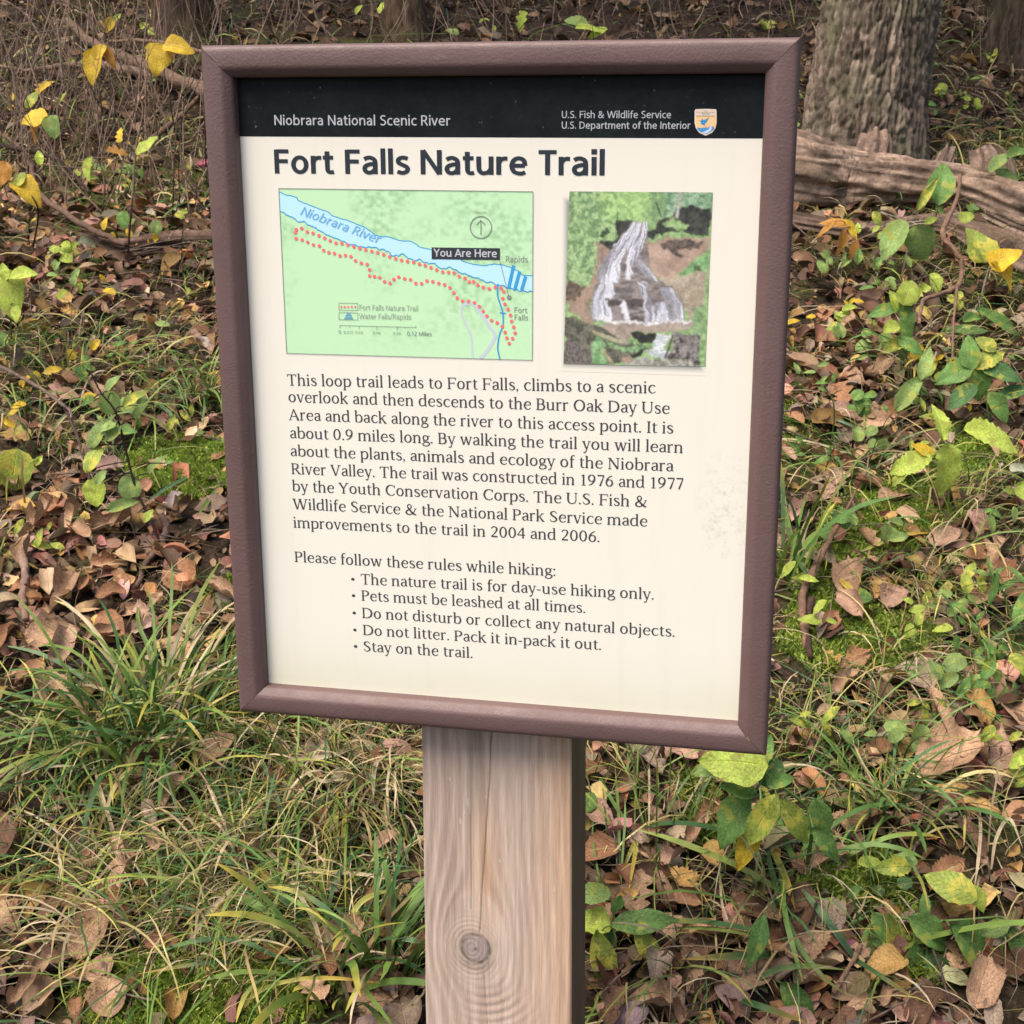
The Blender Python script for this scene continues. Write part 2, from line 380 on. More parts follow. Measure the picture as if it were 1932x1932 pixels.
# origin of the Empty: foot of the post
PB = np.array([.265, .08, -1.30])
SIGN.matrix_world = Matrix.Translation(Vector(O_ + AX * PB[0] + AY * PB[1] + AZ * PB[2])) @ Ms.to_4x4()
SIGN['label'] = 'brown framed trail information sign with map and waterfall photo on a weathered wooden post'
SIGN['category'] = 'sign'
def spart(name, me, parent=None, label=None):
    # meshes are written in sign-local metres with the top-left corner as origin
    o = obj(name, me, parent or SIGN, label=label)
    if parent is None: o.location = (-PB[0], -PB[1], -PB[2])
    return o
# frame rails: profile (distance from outer edge a, depth y)
prof = [(.0000, .034), (.0000, .0060), (.0006, .0034), (.0018, .0014), (.0036, .0004), (.0060, .0), (.0100, -.0003), (.0165, -.0004), (.0190, .0000), (.0206, .0010), (.0250, .0044), (.0266, .0064), (.0270, .0084), (.0270, .034)]
prof = np.array(prof)
L0, B0 = -.0026, H_ + .0026      # outer left and bottom edge of the frame
def rail(side):
    n = len(prof); st = 24; V = []
    for k in range(st):
        f = k / (st - 1)
        for a, y in prof:
            g = .00022          # mitre gap
            if side in ('top', 'bottom'):
                x0, x1 = L0 + a + g, W_ - a - g; x = x0 + (x1 - x0) * f; z = -a if side == 'top' else -B0 + a
                V.append((x, y, z))
            else:
                z0, z1 = -a - g, -B0 + a + g; z = z0 + (z1 - z0) * f; x = L0 + a if side == 'left' else W_ - a
                V.append((x, y, z))
    V = np.array(V)
    # slight dents so the edge is not ruler straight
    V[:, 1] += .0003 * (vnoise(V[:, 0] * 60 + 3, V[:, 2] * 60, 4) - .5)
    me = mk_mesh('frame_rail', V, gridfaces(st, n), mat=M_FRAME)
    # end faces
    me2 = me
    return me2
for s in ('top', 'right', 'bottom', 'left'): spart('frame_rail', rail(s))
# dark filler inside the mitre joints
for (x0, z0, x1, z1) in ((L0 + .0006, -.0006, L0 + .027, -.027), (W_ - .0006, -.0006, W_ - .027, -.027), (W_ - .0006, -B0 + .0006, W_ - .027, -B0 + .027), (L0 + .0006, -B0 + .0006, L0 + .027, -B0 + .027)):
    mb = MB(); d = np.array([x1 - x0, z1 - z0]); d /= np.linalg.norm(d); nrm = np.array([-d[1], d[0]]) * .0008
    P = [(x0 + nrm[0], z0 + nrm[1]), (x1 + nrm[0], z1 + nrm[1]), (x1 - nrm[0], z1 - nrm[1]), (x0 - nrm[0], z0 - nrm[1])]
    mb.add([(p[0], .0085, p[1]) for p in P] + [(p[0], .030, p[1]) for p in P], [(0, 1, 2, 3), (4, 7, 6, 5), (0, 4, 5, 1), (1, 5, 6, 2), (2, 6, 7, 3), (3, 7, 4, 0)])
    spart('mitre_joint', mb.mesh('mitre_joint', M_SEAM, False))
def boxmesh(name, x0, x1, y0, y1, z0, z1, mat):
    V = [(x, y, z) for x in (x0, x1) for y in (y0, y1) for z in (z0, z1)]
    return mk_mesh(name, V, [(0, 1, 3, 2), (4, 6, 7, 5), (0, 4, 5, 1), (2, 3, 7, 6), (0, 2, 6, 4), (1, 5, 7, 3)], mat=mat, smooth=False)
spart('back_plate', boxmesh('back_plate', .002, W_ - .002, .0302, .0335, -H_ + .002, -.002, M_FRAME))
PD = .016
PANEL = spart('panel', boxmesh('panel', .020, W_ - .020, PD, .024, -H_ + .020, -.020, M_PANEL))
def plane_mesh(name, pts, depth, mat):
    """flat polygon pieces on the panel; pts list of polygons [(x,z)..]"""
    mb = MB(); k = 0
    for P in pts:
        P = np.asarray(P); n = len(P); V = np.stack([P[:, 0], np.full(n, depth - k * .000004), P[:, 1]], -1)
        if n == 4: mb.add(V, [(0, 1, 2, 3)])
        else:
            V = np.vstack([V, V.mean(0)]); i = np.arange(n); mb.add(V, np.stack([i, (i + 1) % n, np.full(n, n)], -1))
        k += 1
    return mb.mesh(name, mat, False)
def ribbon(mb, P, wd, depth):
    """P (n,2) path, wd widths: flat strip"""
    P = np.asarray(P, float); T = np.gradient(P, axis=0); T /= np.linalg.norm(T, axis=1)[:, None] + 1e-12
    N = np.stack([-T[:, 1], T[:, 0]], -1) * (np.broadcast_to(wd, (len(P),)) / 2)[:, None]
    A = P + N; B = P - N; V = np.concatenate([np.stack([A[:, 0], np.full(len(P), depth), A[:, 1]], -1), np.stack([B[:, 0], np.full(len(P), depth), B[:, 1]], -1)])
    n = len(P); i = np.arange(n - 1); mb.add(V, np.stack([i, i + 1, n + i + 1, n + i], -1))
def part2(name, me, label=None): return spart(name, me, PANEL, label)
hl, hr = PX(459, 257.5), PX(1428, 261.5)
part2('header_band', mk_mesh('header_band', [(.0205, PD - .0001, -.0205), (W_ - .0205, PD - .0001, -.0205), (W_ - .0205, PD - .0001, hr[1]), (.0205, PD - .0001, hl[1])], [(0, 1, 2, 3)], mat=M_HEADER), 'black band across the top')

C_ = lambda *p: ('s', list(p))
def _v(x, y0, y1): return [(x, y0), (x, y1)]
def _h(x0, x1, y): return [(x0, y), (x1, y)]
def _sq(x, y): return ('q', x, y)
def _e(cx, cy, rx, ry): return ('s', [(cx + rx * math.cos(a), cy + ry * math.sin(a)) for a in np.linspace(0, 2 * math.pi, 17)])
_sb = C_((100, 350), (165, 440), (290, 475), (410, 420), (455, 258), (410, 95), (290, 42), (165, 75), (100, 165))
_sbd = C_((455, 350), (390, 440), (265, 475), (145, 420), (100, 258), (145, 95), (265, 42), (390, 75), (455, 165))
_sa = lambda x: C_((x, 340), (x + 70, 440), (x + 180, 475), (x + 290, 430), (x + 320, 320), (x + 320, 0))
GS = {' ': (250, []), 'a': (500, [C_((90, 425), (170, 468), (260, 474), (360, 420), (385, 320), (385, 0)), C_((385, 295), (250, 285), (130, 235), (98, 150), (135, 68), (215, 40), (310, 65), (385, 150))]), 'b': (555, [_v(100, 0, 740), _sb]), 'c': (440, [C_((405, 445), (330, 472), (260, 474), (150, 420), (98, 258), (150, 100), (260, 44), (340, 46), (410, 75))]),
 'd': (555, [_v(455, 0, 740), _sbd]), 'e': (530, [_h(95, 440, 262), C_((440, 262), (415, 410), (285, 475), (155, 420), (98, 258), (155, 95), (290, 44), (380, 48), (450, 80))]), 'f': (320, [C_((330, 690), (250, 694), (170, 640), (150, 540), (150, 300), (150, 0)), _h(35, 310, 470)]),
 'h': (520, [_v(100, 0, 740), _sa(100)]), 'i': (205, [_v(102, 0, 520), _sq(102, 665)]), 'k': (480, [_v(100, 0, 740), [(110, 250), (400, 530)], [(200, 330), (430, 0)]]), 'l': (205, [_v(102, 0, 740)]), 'm': (820, [_v(100, 0, 520), _sa(100), C_((420, 340), (480, 440), (580, 475), (690, 430), (715, 320), (715, 0))]),
 'n': (520, [_v(100, 0, 520), _sa(100)]), 'o': (545, [_e(272, 258, 178, 215)]), 'p': (555, [_v(100, -200, 520), _sb]), 'r': (345, [_v(100, 0, 520), C_((100, 330), (150, 420), (230, 462), (330, 464))]),
 's': (420, [C_((360, 448), (280, 475), (190, 474), (110, 425), (112, 335), (190, 285), (280, 240), (345, 190), (345, 105), (270, 48), (180, 42), (75, 75))]), 't': (350, [C_((145, 650), (145, 480), (145, 250), (150, 110), (190, 52), (260, 44), (320, 58)), _h(25, 310, 470)]),
 'u': (520, [C_((95, 520), (95, 300), (105, 140), (160, 60), (240, 44), (340, 75), (420, 170)), _v(420, 0, 520)]), 'v': (465, [[(48, 520), (232, 10)], [(232, 10), (418, 520)]]), 'w': (720, [[(48, 520), (200, 10)], [(200, 10), (360, 500)], [(360, 500), (520, 10)], [(520, 10), (672, 520)]]), 'y': (465, [[(48, 520), (245, 20)], C_((418, 520), (330, 260), (240, 0), (180, -130), (110, -165), (40, -160))]),
 'A': (610, [[(48, 0), (305, 690)], [(305, 690), (562, 0)], _h(150, 460, 215)]), 'D': (640, [_v(100, 0, 700), C_((100, 652), (300, 645), (490, 550), (545, 350), (490, 150), (300, 52), (100, 47))]), 'F': (470, [_v(100, 0, 700), _h(100, 440, 650), _h(100, 410, 362)]), 'H': (625, [_v(100, 0, 700), _v(525, 0, 700), _h(100, 525, 365)]),
 'I': (220, [_v(110, 0, 700)]), 'M': (820, [_v(100, 0, 700), _v(720, 0, 700), [(110, 690), (410, 60)], [(410, 60), (710, 690)]]), 'N': (640, [_v(100, 0, 700), _v(540, 0, 700), [(105, 690), (535, 10)]]), 'R': (550, [_v(100, 0, 700), C_((100, 655), (280, 655), (400, 600), (405, 430), (290, 340), (100, 335)), [(280, 335), (490, 0)]]),
 'S': (500, [C_((420, 625), (330, 656), (220, 655), (125, 590), (120, 480), (200, 400), (310, 345), (410, 265), (410, 130), (320, 50), (200, 44), (75, 85))]), 'T': (500, [_v(250, 0, 700), _h(15, 485, 650)]), 'U': (610, [C_((98, 700), (98, 450), (100, 250), (150, 90), (305, 44), (460, 90), (510, 250), (512, 450), (512, 700))]),
 'W': (900, [[(50, 700), (245, 10)], [(245, 10), (450, 690)], [(450, 690), (655, 10)], [(655, 10), (850, 700)]]), 'Y': (570, [[(48, 700), (285, 320)], [(522, 700), (285, 320)], _v(285, 0, 340)]), 'L': (440, [_v(100, 0, 700), _h(100, 430, 48)]), 'E': (480, [_v(100, 0, 700), _h(100, 440, 652), _h(100, 410, 362), _h(100, 440, 48)]), 'V': (580, [[(48, 700), (290, 10)], [(290, 10), (532, 700)]]), 'C': (560, [C_((520, 620), (400, 656), (300, 652), (150, 560), (95, 350), (150, 140), (300, 48), (400, 44), (520, 80))]),
 '&': (660, [C_((560, 400), (520, 240), (400, 90), (250, 42), (120, 80), (90, 190), (180, 320), (340, 440), (380, 550), (310, 645), (200, 640), (150, 550), (230, 400), (400, 200), (600, 10))]), '.': (220, [_sq(110, 62)]), '/': (380, [[(40, -60), (340, 740)]]),
 '0': (540, [_e(270, 350, 178, 305)]), '1': (450, [_v(260, 0, 700), [(120, 570), (250, 660)]]), '2': (520, [C_((90, 610), (180, 655), (290, 652), (400, 580), (395, 450), (280, 270), (90, 60)), _h(80, 450, 48)]), '3': (520, [C_((90, 630), (230, 656), (370, 620), (400, 510), (330, 390), (200, 360)), C_((200, 360), (350, 340), (420, 220), (380, 90), (230, 44), (80, 70))]),
 '5': (520, [_h(120, 430, 652), _v(130, 380, 690), C_((130, 400), (260, 415), (390, 350), (420, 220), (350, 80), (220, 42), (80, 70))]), '6': (540, [C_((440, 640), (320, 650), (160, 560), (98, 350), (98, 220)), _e(270, 220, 172, 178)]), '9': (540, [C_((100, 60), (220, 50), (380, 140), (442, 350), (442, 480)), _e(270, 480, 172, 178)])}
def sans(name, body, a, b, cap, mat, wt=95, shear=0, depth=PD - .0003):
    """sans lettering drawn stroke by stroke; baseline runs from picture px a to b, capital height in metres"""
    A = PX(*a); B = PX(*b); L = np.linalg.norm(B - A); d = (B - A) / L; up = np.array([-d[1], d[0]])
    adv = [GS[c][0] for c in body]; tot = sum(adv) - 90; mb = MB(); x = -45; e = cap / 700
    for c, ad in zip(body, adv):
        for k, el in enumerate(GS[c][1]):
            dp = depth - k * .00002
            tf = lambda P: A + ((P[:, 0:1] + x) / tot * L + shear * P[:, 1:2] * e) * d + (P[:, 1:2] * e) * up
            if len(el) and el[0] == 'q':
                h = wt * .55; Q = tf(np.array([(el[1] - h, el[2] - h), (el[1] + h, el[2] - h), (el[1] + h, el[2] + h), (el[1] - h, el[2] + h)], float))
                mb.add(np.stack([Q[:, 0], np.full(4, dp), Q[:, 1]], -1), [(0, 1, 2, 3)]); continue
            P = catmull(np.array(el[1], float), 4) if el[0] == 's' else np.array(el, float)
            T = np.gradient(P, axis=0); T /= np.linalg.norm(T, axis=1)[:, None] + 1e-9; hz = np.abs(T[:, 0:1]); ww = wt * (1 - .14 * hz)
            N = np.stack([-T[:, 1], T[:, 0]], -1) * ww / 2; U1 = tf(P + N); U2 = tf(P - N); n = len(P); i = np.arange(n - 1)
            mb.add(np.vstack([np.stack([U1[:, 0], np.full(n, dp), U1[:, 1]], -1), np.stack([U2[:, 0], np.full(n, dp), U2[:, 1]], -1)]), np.stack([i, i + 1, n + i + 1, n + i], -1))
        x += ad
    return part2(name, mb.mesh(name, mat, False))
sans('header_text', 'Niobrara National Scenic River', (518, 236), (849, 237), .0085, M_WHITEINK, 95)
sans('header_text', 'U.S. Fish & Wildlife Service', (1060, 222.8), (1266, 223), .0058, M_WHITEINK, 92)
sans('header_text', 'U.S. Department of the Interior', (1060, 242.8), (1302, 243.2), .0058, M_WHITEINK, 92)
sans('title_text', 'Fort Falls Nature Trail', (519.5, 327), (1140, 331), .0205, M_TITLE, 132)

# ---- serif lettering drawn stroke by stroke (units: 1000 = em)
T_, t_, s_ = 84, 46, 38
def _V(x, y0, y1, w=T_): return [(x, y0, w), (x, y1, w)]
def _H(x0, x1, y, w=s_): return [(x0, y, w), (x1, y, w)]
def _foot(x, h=85): return _H(x - h, x + h, 19)
def _flag(x, y): return [(x - 88, y - 34, 30), (x + 20, y - 12, 46)]
def _dot(x, y, r): return ('dot', x, y, r)
def _ell(cx, cy, rx, ry, wa=86, wb=46):
    return ('s', [(cx + rx * math.cos(a), cy + ry * math.sin(a), wb + (wa - wb) * abs(math.cos(a))) for a in np.linspace(0, 2 * math.pi, 17)])
S = lambda *p: ('s', list(p))
_bowl = lambda x: S((x, 360, 36), (x + 80, 440, 44), (x + 170, 476, 48), (x + 280, 420, 74), (x + 320, 250, 86), (x + 280, 80, 74), (x + 160, 22, 46), (x + 70, 34, 44), (x, 75, 40))
_bowld = lambda x: S((x, 400, 40), (x - 80, 466, 44), (x - 160, 478, 46), (x - 280, 420, 74), (x - 320, 240, 86), (x - 280, 80, 74), (x - 180, 22, 46), (x - 80, 60, 44), (x, 120, 36))
_arch = lambda x, y0=20: S((x, 350, 34), (x + 70, 440, 44), (x + 170, 478, 52), (x + 255, 430, 74), (x + 280, 330, 84), (x + 280, y0, 84))
GL = {
 ' ': (225, []), 'a': (420, [S((90, 380, 66), (135, 455, 52), (220, 478, 46), (305, 435, 78), (328, 340, 84), (328, 120, 84), (350, 45, 56), (410, 30, 36)), S((328, 292, 40), (220, 270, 46), (110, 215, 70), (82, 130, 84), (125, 48, 62), (200, 24, 46), (280, 60, 42), (328, 115, 36))]),
 'b': (500, [_V(110, 30, 740), _flag(110, 745), _bowl(110)]), 'c': (430, [S((385, 400, 70), (340, 460, 50), (260, 478, 46), (145, 425, 74), (82, 250, 86), (145, 75, 74), (260, 22, 46), (350, 50, 42), (410, 110, 32))]),
 'd': (510, [_V(395, 30, 740), _flag(395, 745), _bowld(395), _H(395, 480, 24)]), 'e': (455, [_H(95, 400, 275, 38), S((395, 270, 60), (375, 410, 70), (260, 478, 46), (140, 420, 74), (82, 250, 86), (140, 75, 74), (270, 22, 46), (350, 50, 42), (410, 110, 32))]),
 'f': (300, [_V(140, 20, 600), S((140, 560, 84), (160, 680, 66), (240, 728, 46), (320, 700, 60)), _H(45, 290, 482), _foot(140)]),
 'g': (455, [_ell(215, 330, 128, 145, 78, 44), [(300, 420, 40), (440, 462, 50)], S((130, 205, 36), (98, 150, 46), (160, 98, 64), (320, 80, 66), (415, 10, 70), (375, -110, 62), (225, -165, 46), (85, -120, 60), (70, -40, 56), (160, 70, 40))]),
 'h': (515, [_V(110, 20, 740), _flag(110, 745), _foot(110), _arch(110), _foot(390)]), 'i': (235, [_V(118, 20, 485), _flag(118, 490), _foot(118), _dot(112, 650, 54)]),
 'j': (240, [S((130, 485, 84), (130, 200, 84), (130, -60, 84), (100, -160, 66), (20, -180, 46)), _flag(130, 490), _dot(124, 650, 54)]),
 'k': (490, [_V(110, 20, 740), _flag(110, 745), _foot(110), [(130, 230, 44), (370, 480, 44)], _H(290, 440, 482), [(215, 300, 70), (405, 20, 90)], _H(330, 485, 19)]),
 'l': (235, [_V(118, 20, 740), _flag(118, 745), _foot(118)]), 'm': (790, [_V(110, 20, 485), _flag(110, 490), _foot(110), _arch(110), _foot(390), _arch(390), _foot(670)]),
 'n': (515, [_V(110, 20, 485), _flag(110, 490), _foot(110), _arch(110), _foot(390)]), 'o': (490, [_ell(245, 250, 165, 228)]), 'p': (500, [_V(110, -190, 485), _flag(110, 490), _foot(110)[:0] or _H(25, 195, -192), _bowl(110)]),
 'r': (355, [_V(110, 20, 485), _flag(110, 490), _foot(110), S((110, 350, 34), (170, 435, 44), (240, 472, 60), (320, 455, 84))]),
 's': (390, [S((325, 385, 46), (290, 450, 46), (205, 478, 48), (110, 440, 68), (95, 360, 80), (170, 285, 86), (270, 230, 86), (325, 140, 80), (290, 50, 62), (190, 22, 48), (110, 50, 46), (72, 130, 46))]),
 't': (315, [S((140, 620, 30), (140, 540, 78), (140, 300, 84), (142, 120, 84), (180, 40, 66), (250, 28, 46), (305, 60, 30)), _H(45, 290, 482)]),
 'u': (515, [S((110, 485, 84), (110, 300, 84), (112, 140, 84), (150, 55, 68), (230, 22, 48), (320, 55, 46), (390, 120, 36)), _V(390, 20, 485), _flag(110, 490), _flag(390, 490), _H(390, 470, 19)]),
 'v': (450, [[(80, 480, 84), (228, 0, 76)], [(238, 0, 44), (375, 480, 44)], _H(5, 165, 482), _H(305, 450, 482)]),
 'w': (680, [[(80, 480, 84), (212, 0, 76)], [(220, 0, 44), (345, 480, 44)], [(340, 480, 84), (470, 0, 76)], [(480, 0, 44), (600, 480, 44)], _H(5, 165, 482), _H(270, 400, 482), _H(530, 675, 482)]),
 'y': (460, [[(80, 480, 84), (240, 20, 76)], [(385, 480, 44), (215, -110, 46)], S((215, -110, 46), (170, -175, 60), (80, -180, 66)), _H(5, 165, 482), _H(315, 460, 482)]),
 'A': (640, [[(80, 20, 46), (310, 680, 50)], [(300, 690, 60), (550, 20, 94)], _H(160, 460, 235, 40), _H(10, 165, 19), _H(455, 635, 19)]),
 'B': (540, [_V(125, 20, 660), _H(30, 125, 661), _H(30, 125, 19), S((125, 661, 38), (290, 658, 46), (405, 590, 80), (400, 430, 80), (290, 362, 44), (125, 360, 38)), S((290, 362, 40), (420, 310, 74), (460, 190, 90), (410, 70, 74), (290, 24, 46), (125, 20, 38))]),
 'C': (610, [S((545, 520, 40), (470, 625, 48), (350, 660, 48), (175, 580, 84), (92, 340, 94), (175, 105, 84), (350, 22, 48), (470, 50, 46), (560, 150, 38)), _V(550, 500, 660, 38)]),
 'D': (670, [_V(125, 20, 660), _H(30, 125, 661), _H(30, 125, 19), S((125, 661, 38), (330, 650, 50), (520, 545, 84), (580, 340, 94), (520, 140, 84), (330, 30, 50), (125, 20, 38))]),
 'F': (520, [_V(125, 20, 660), _H(30, 480, 661, 42), _V(478, 540, 670, 40), _H(125, 390, 355, 40), _V(395, 285, 425, 36), _foot(125, 95)]), 'I': (265, [_V(132, 20, 660), _foot(132, 95), _H(37, 227, 661)]),
 'N': (670, [_V(120, 20, 660, 50), [(120, 665, 80), (545, 10, 94)], _V(545, 20, 660, 50), _H(25, 150, 661), _H(455, 635, 661), _H(35, 205, 19)]), 'O': (690, [_ell(345, 340, 255, 318, 94, 48)]),
 'P': (510, [_V(125, 20, 660), _H(30, 125, 661), _foot(125, 95), S((125, 661, 38), (300, 656, 46), (425, 580, 84), (425, 430, 84), (310, 335, 46), (125, 325, 38))]),
 'R': (590, [_V(125, 20, 660), _H(30, 125, 661), _foot(125, 95), S((125, 661, 38), (290, 656, 46), (410, 590, 84), (410, 440, 84), (300, 345, 46), (125, 335, 38)), [(270, 345, 80), (500, 20, 94)], _H(460, 590, 19)]),
 'S': (500, [S((415, 530, 42), (370, 620, 48), (260, 660, 50), (140, 600, 76), (115, 500, 88), (200, 390, 92), (330, 305, 92), (415, 180, 88), (355, 60, 66), (235, 22, 50), (130, 60, 46), (80, 170, 40))]),
 'T': (590, [_V(295, 20, 660), _H(50, 540, 661, 44), _V(56, 540, 670, 40), _V(534, 540, 670, 40), _foot(295, 100)]),
 'U': (650, [S((115, 660, 92), (115, 400, 92), (117, 220, 90), (175, 75, 70), (325, 22, 52), (470, 75, 52), (530, 220, 48), (532, 400, 48), (532, 660, 46)), _H(15, 215, 661), _H(450, 615, 661)]),
 'V': (630, [[(100, 660, 94), (318, 0, 84)], [(326, 0, 46), (530, 660, 48)], _H(10, 205, 661), _H(450, 625, 661)]),
 'W': (900, [[(95, 660, 92), (280, 0, 84)], [(290, 0, 46), (450, 660, 46)], [(445, 660, 92), (630, 0, 84)], [(640, 0, 46), (805, 660, 46)], _H(5, 200, 661), _H(360, 540, 661), _H(720, 895, 661)]),
 'Y': (600, [[(90, 660, 90), (305, 310, 88)], [(300, 310, 50), (505, 660, 46)], _V(300, 20, 330), _foot(300, 95), _H(5, 190, 661), _H(425, 595, 661)]),
 '0': (500, [_ell(250, 340, 165, 318)]), '1': (430, [_V(230, 20, 665), [(110, 575, 40), (240, 655, 50)], _foot(230, 110)]), '2': (480, [S((85, 540, 60), (140, 630, 54), (240, 660, 50), (360, 600, 80), (375, 480, 86), (290, 290, 60), (80, 55, 46)), _H(70, 415, 42, 78)]),
 '4': (500, [[(345, 680, 50), (45, 225, 44)], _H(45, 460, 215, 58), _V(345, 0, 680, 82)]), '6': (490, [S((400, 650, 42), (240, 565, 60), (120, 400, 80), (88, 220, 84)), _ell(248, 215, 160, 195, 84, 46)]),
 '7': (460, [_H(60, 430, 640, 76), [(415, 640, 46), (200, 0, 86)]]), '9': (490, [S((90, 30, 42), (250, 115, 60), (370, 280, 80), (402, 460, 84)), _ell(242, 465, 160, 195, 84, 46)]),
 '&': (700, [S((610, 400, 40), (520, 200, 50), (380, 60, 54), (210, 22, 62), (92, 120, 88), (130, 260, 76), (320, 400, 58), (380, 530, 62), (330, 635, 52), (250, 660, 52), (175, 590, 62), (190, 470, 76), (350, 230, 92), (520, 60, 92), (650, 25, 50)), _H(530, 670, 405, 36)]),
 '.': (190, [_dot(90, 48, 56)]), ',': (190, [_dot(90, 48, 54), [(115, 40, 50), (60, -110, 22)]]), ':': (200, [_dot(95, 48, 56), _dot(95, 420, 56)]), '•': (300, [_dot(120, 290, 98)]), '-': (290, [_H(35, 250, 235, 58)]),
}
def glyph(mb, ch, tf, depth):
    adv, els = GL[ch]; k = 0
    for e in els:
        dp = depth - k * .000018; k += 1
        if len(e) and e[0] == 'dot':
            _, x, y, r = e; a = np.linspace(0, 2 * math.pi, 12, endpoint=False)
            Q = tf(np.stack([x + r * np.cos(a), y + r * np.sin(a)], -1)); V = np.stack([Q[:, 0], np.full(12, dp), Q[:, 1]], -1); V = np.vstack([V, V.mean(0)])
            i = np.arange(12); mb.add(V, np.stack([i, (i + 1) % 12, np.full(12, 12)], -1)); continue
        P = np.array(e[1] if e[0] == 's' else e, float)
        if e[0] == 's': P = catmull(P, 4)
        T = np.gradient(P[:, :2], axis=0); T /= np.linalg.norm(T, axis=1)[:, None] + 1e-9; N = np.stack([-T[:, 1], T[:, 0]], -1) * P[:, 2:3] / 2 * 1.14
        A = tf(P[:, :2] + N); B = tf(P[:, :2] - N); n = len(P)
        V = np.vstack([np.stack([A[:, 0], np.full(n, dp), A[:, 1]], -1), np.stack([B[:, 0], np.full(n, dp), B[:, 1]], -1)])
        i = np.arange(n - 1); mb.add(V, np.stack([i, i + 1, n + i + 1, n + i], -1))
def serif(body, x0, z0, x1, z1, em, name='text_line'):
    adv = [GL[c][0] for c in body]; tot = sum(adv) - 60; A = np.array([x0, z0]); B = np.array([x1, z1]); L = np.linalg.norm(B - A); d = (B - A) / L; up = np.array([-d[1], d[0]])
    mb = MB(); x = -30
    for c, a in zip(body, adv):
        glyph(mb, c, lambda p, x=x: A + ((p[:, 0:1] + x) / tot * L) * d + (p[:, 1:2] * em / 1000) * up, PD - .00014); x += a
    part2(name, mb.mesh(name, M_INK, False))
k_ = .5622
LINES = [("This loop trail leads to Fort Falls, climbs to a scenic", 283, 66, 1517, 93), ("overlook and then descends to the Burr Oak Day Use", 287, 122, 1565, 162), ("Area and back along the river to this access point. It is", 289, 182, 1577, 228),
 ("about 0.9 miles long. By walking the trail you will learn", 292, 243, 1610, 293), ("about the plants, animals and ecology of the Niobrara", 294, 303, 1577, 355), ("River Valley. The trail was constructed in 1976 and 1977", 297, 363, 1611, 415),
 ("by the Youth Conservation Corps. The U.S. Fish &", 300, 421, 1489, 475), ("Wildlife Service & the National Park Service made", 302, 481, 1490, 540), ("improvements to the trail in 2004 and 2006.", 304, 543, 1331, 592),
 ("Please follow these rules while hiking:", 308, 658, 1183, 706), ("The nature trail is for day-use hiking only.", 530, 733, 1513, 785), ("Pets must be leashed at all times.", 532, 788, 1283, 830),
 ("Do not disturb or collect any natural objects.", 534, 846, 1583, 910), ("Do not litter. Pack it in-pack it out.", 537, 903, 1336, 954), ("Stay on the trail.", 538, 958, 905, 981)]
for i, (s, a, b, c, d) in enumerate(LINES):
    p = PX(383.3 + a * k_, 690 + b * k_); q = PX(383.3 + c * k_, 690 + d * k_)
    serif(s, p[0], p[1], q[0], q[1], .0152)
    if i >= 10:
        m = PX(383.3 + (505 + (i - 10) * 2.3) * k_, 690 + (b + 1) * k_); serif('•', m[0] - .0022, p[1], m[0] + .0022, p[1], .0152, 'bullet')

# ---- map print
def Z3(x, y): return PX(511.1 + x * .26455, 338.6 + y * .26455)
mTL, mTR, mBR, mBL = Z3(57, 64), Z3(1870, 87), Z3(1865, 1289), Z3(113, 1239)
nu, nv = 150, 104
U, Vv = np.meshgrid(np.linspace(0, 1, nu), np.linspace(0, 1, nv), indexing='ij')
Pm = (mTL * ((1 - U) * (1 - Vv))[..., None] + mTR * (U * (1 - Vv))[..., None] + mBR * (U * Vv)[..., None] + mBL * ((1 - U) * Vv)[..., None])
n1 = fbm(U * 60, Vv * 42, 2, 3); mask = np.clip((fbm(U * 5, Vv * 4, 8, 3) - .40) * 4, 0, 1) * np.clip(1.25 - ((U - .45) ** 2 * 1.5 + (Vv - .35) ** 2 * 3), 0.1, 1)
lo = np.array(srgb(152, 196, 148)) * .90; hi = np.array(srgb(190, 230, 188)) * .92
f = np.clip(mask * np.clip((n1 - .38) * 2.6, 0, 1) * .9, 0, 1)[..., None]; colm = hi * (1 - f) + lo * f
V = np.stack([Pm[..., 0], np.full_like(U, PD - .0001), Pm[..., 1]], -1).reshape(-1, 3)
part2('map_print', mk_mesh('map_print', V, gridfaces(nu, nv), colm.reshape(-1, 3), None, M_PRINT), 'pale green printed trail map')
def zpath(pts, n=6, wob=0, seed=0):
    P = catmull(np.array(pts, float), n)
    if wob: P[:, 1] += wob * (vnoise(P[:, 0] / 9., P[:, 0] * 0 + seed, seed) - .5) + wob * .8 * (vnoise(P[:, 0] / 24., P[:, 0] * 0 + seed, seed + 2) - .5)
    return np.array([Z3(*p) for p in P])
top = [(62, 88), (110, 108), (185, 130), (195, 150), (290, 190), (400, 230), (450, 262), (560, 298), (660, 338), (720, 375), (760, 402), (850, 412), (920, 436), (1000, 442), (1060, 478), (1140, 498), (1240, 530), (1330, 560), (1390, 590), (1500, 612), (1610, 604), (1690, 622), (1760, 650), (1800, 680), (1868, 688)]
bot = [(66, 228), (140, 262), (200, 298), (240, 300), (270, 325), (340, 350), (400, 398), (470, 420), (560, 455), (660, 480), (760, 488), (830, 520), (880, 545), (945, 540), (980, 568), (1060, 572), (1100, 592), (1160, 602), (1210, 625), (1300, 632), (1350, 665), (1450, 690), (1530, 728), (1610, 745), (1700, 775), (1780, 790), (1868, 800)]
def resample(P, n):
    d = np.concatenate([[0], np.cumsum(np.linalg.norm(np.diff(P, axis=0), axis=1))]); t = np.linspace(0, d[-1], n)
    return np.stack([np.interp(t, d, P[:, 0]), np.interp(t, d, P[:, 1])], -1)
PT = resample(zpath(top, 6, 6, 1), 220); PBt = resample(zpath(bot, 8, 16, 5), 220)
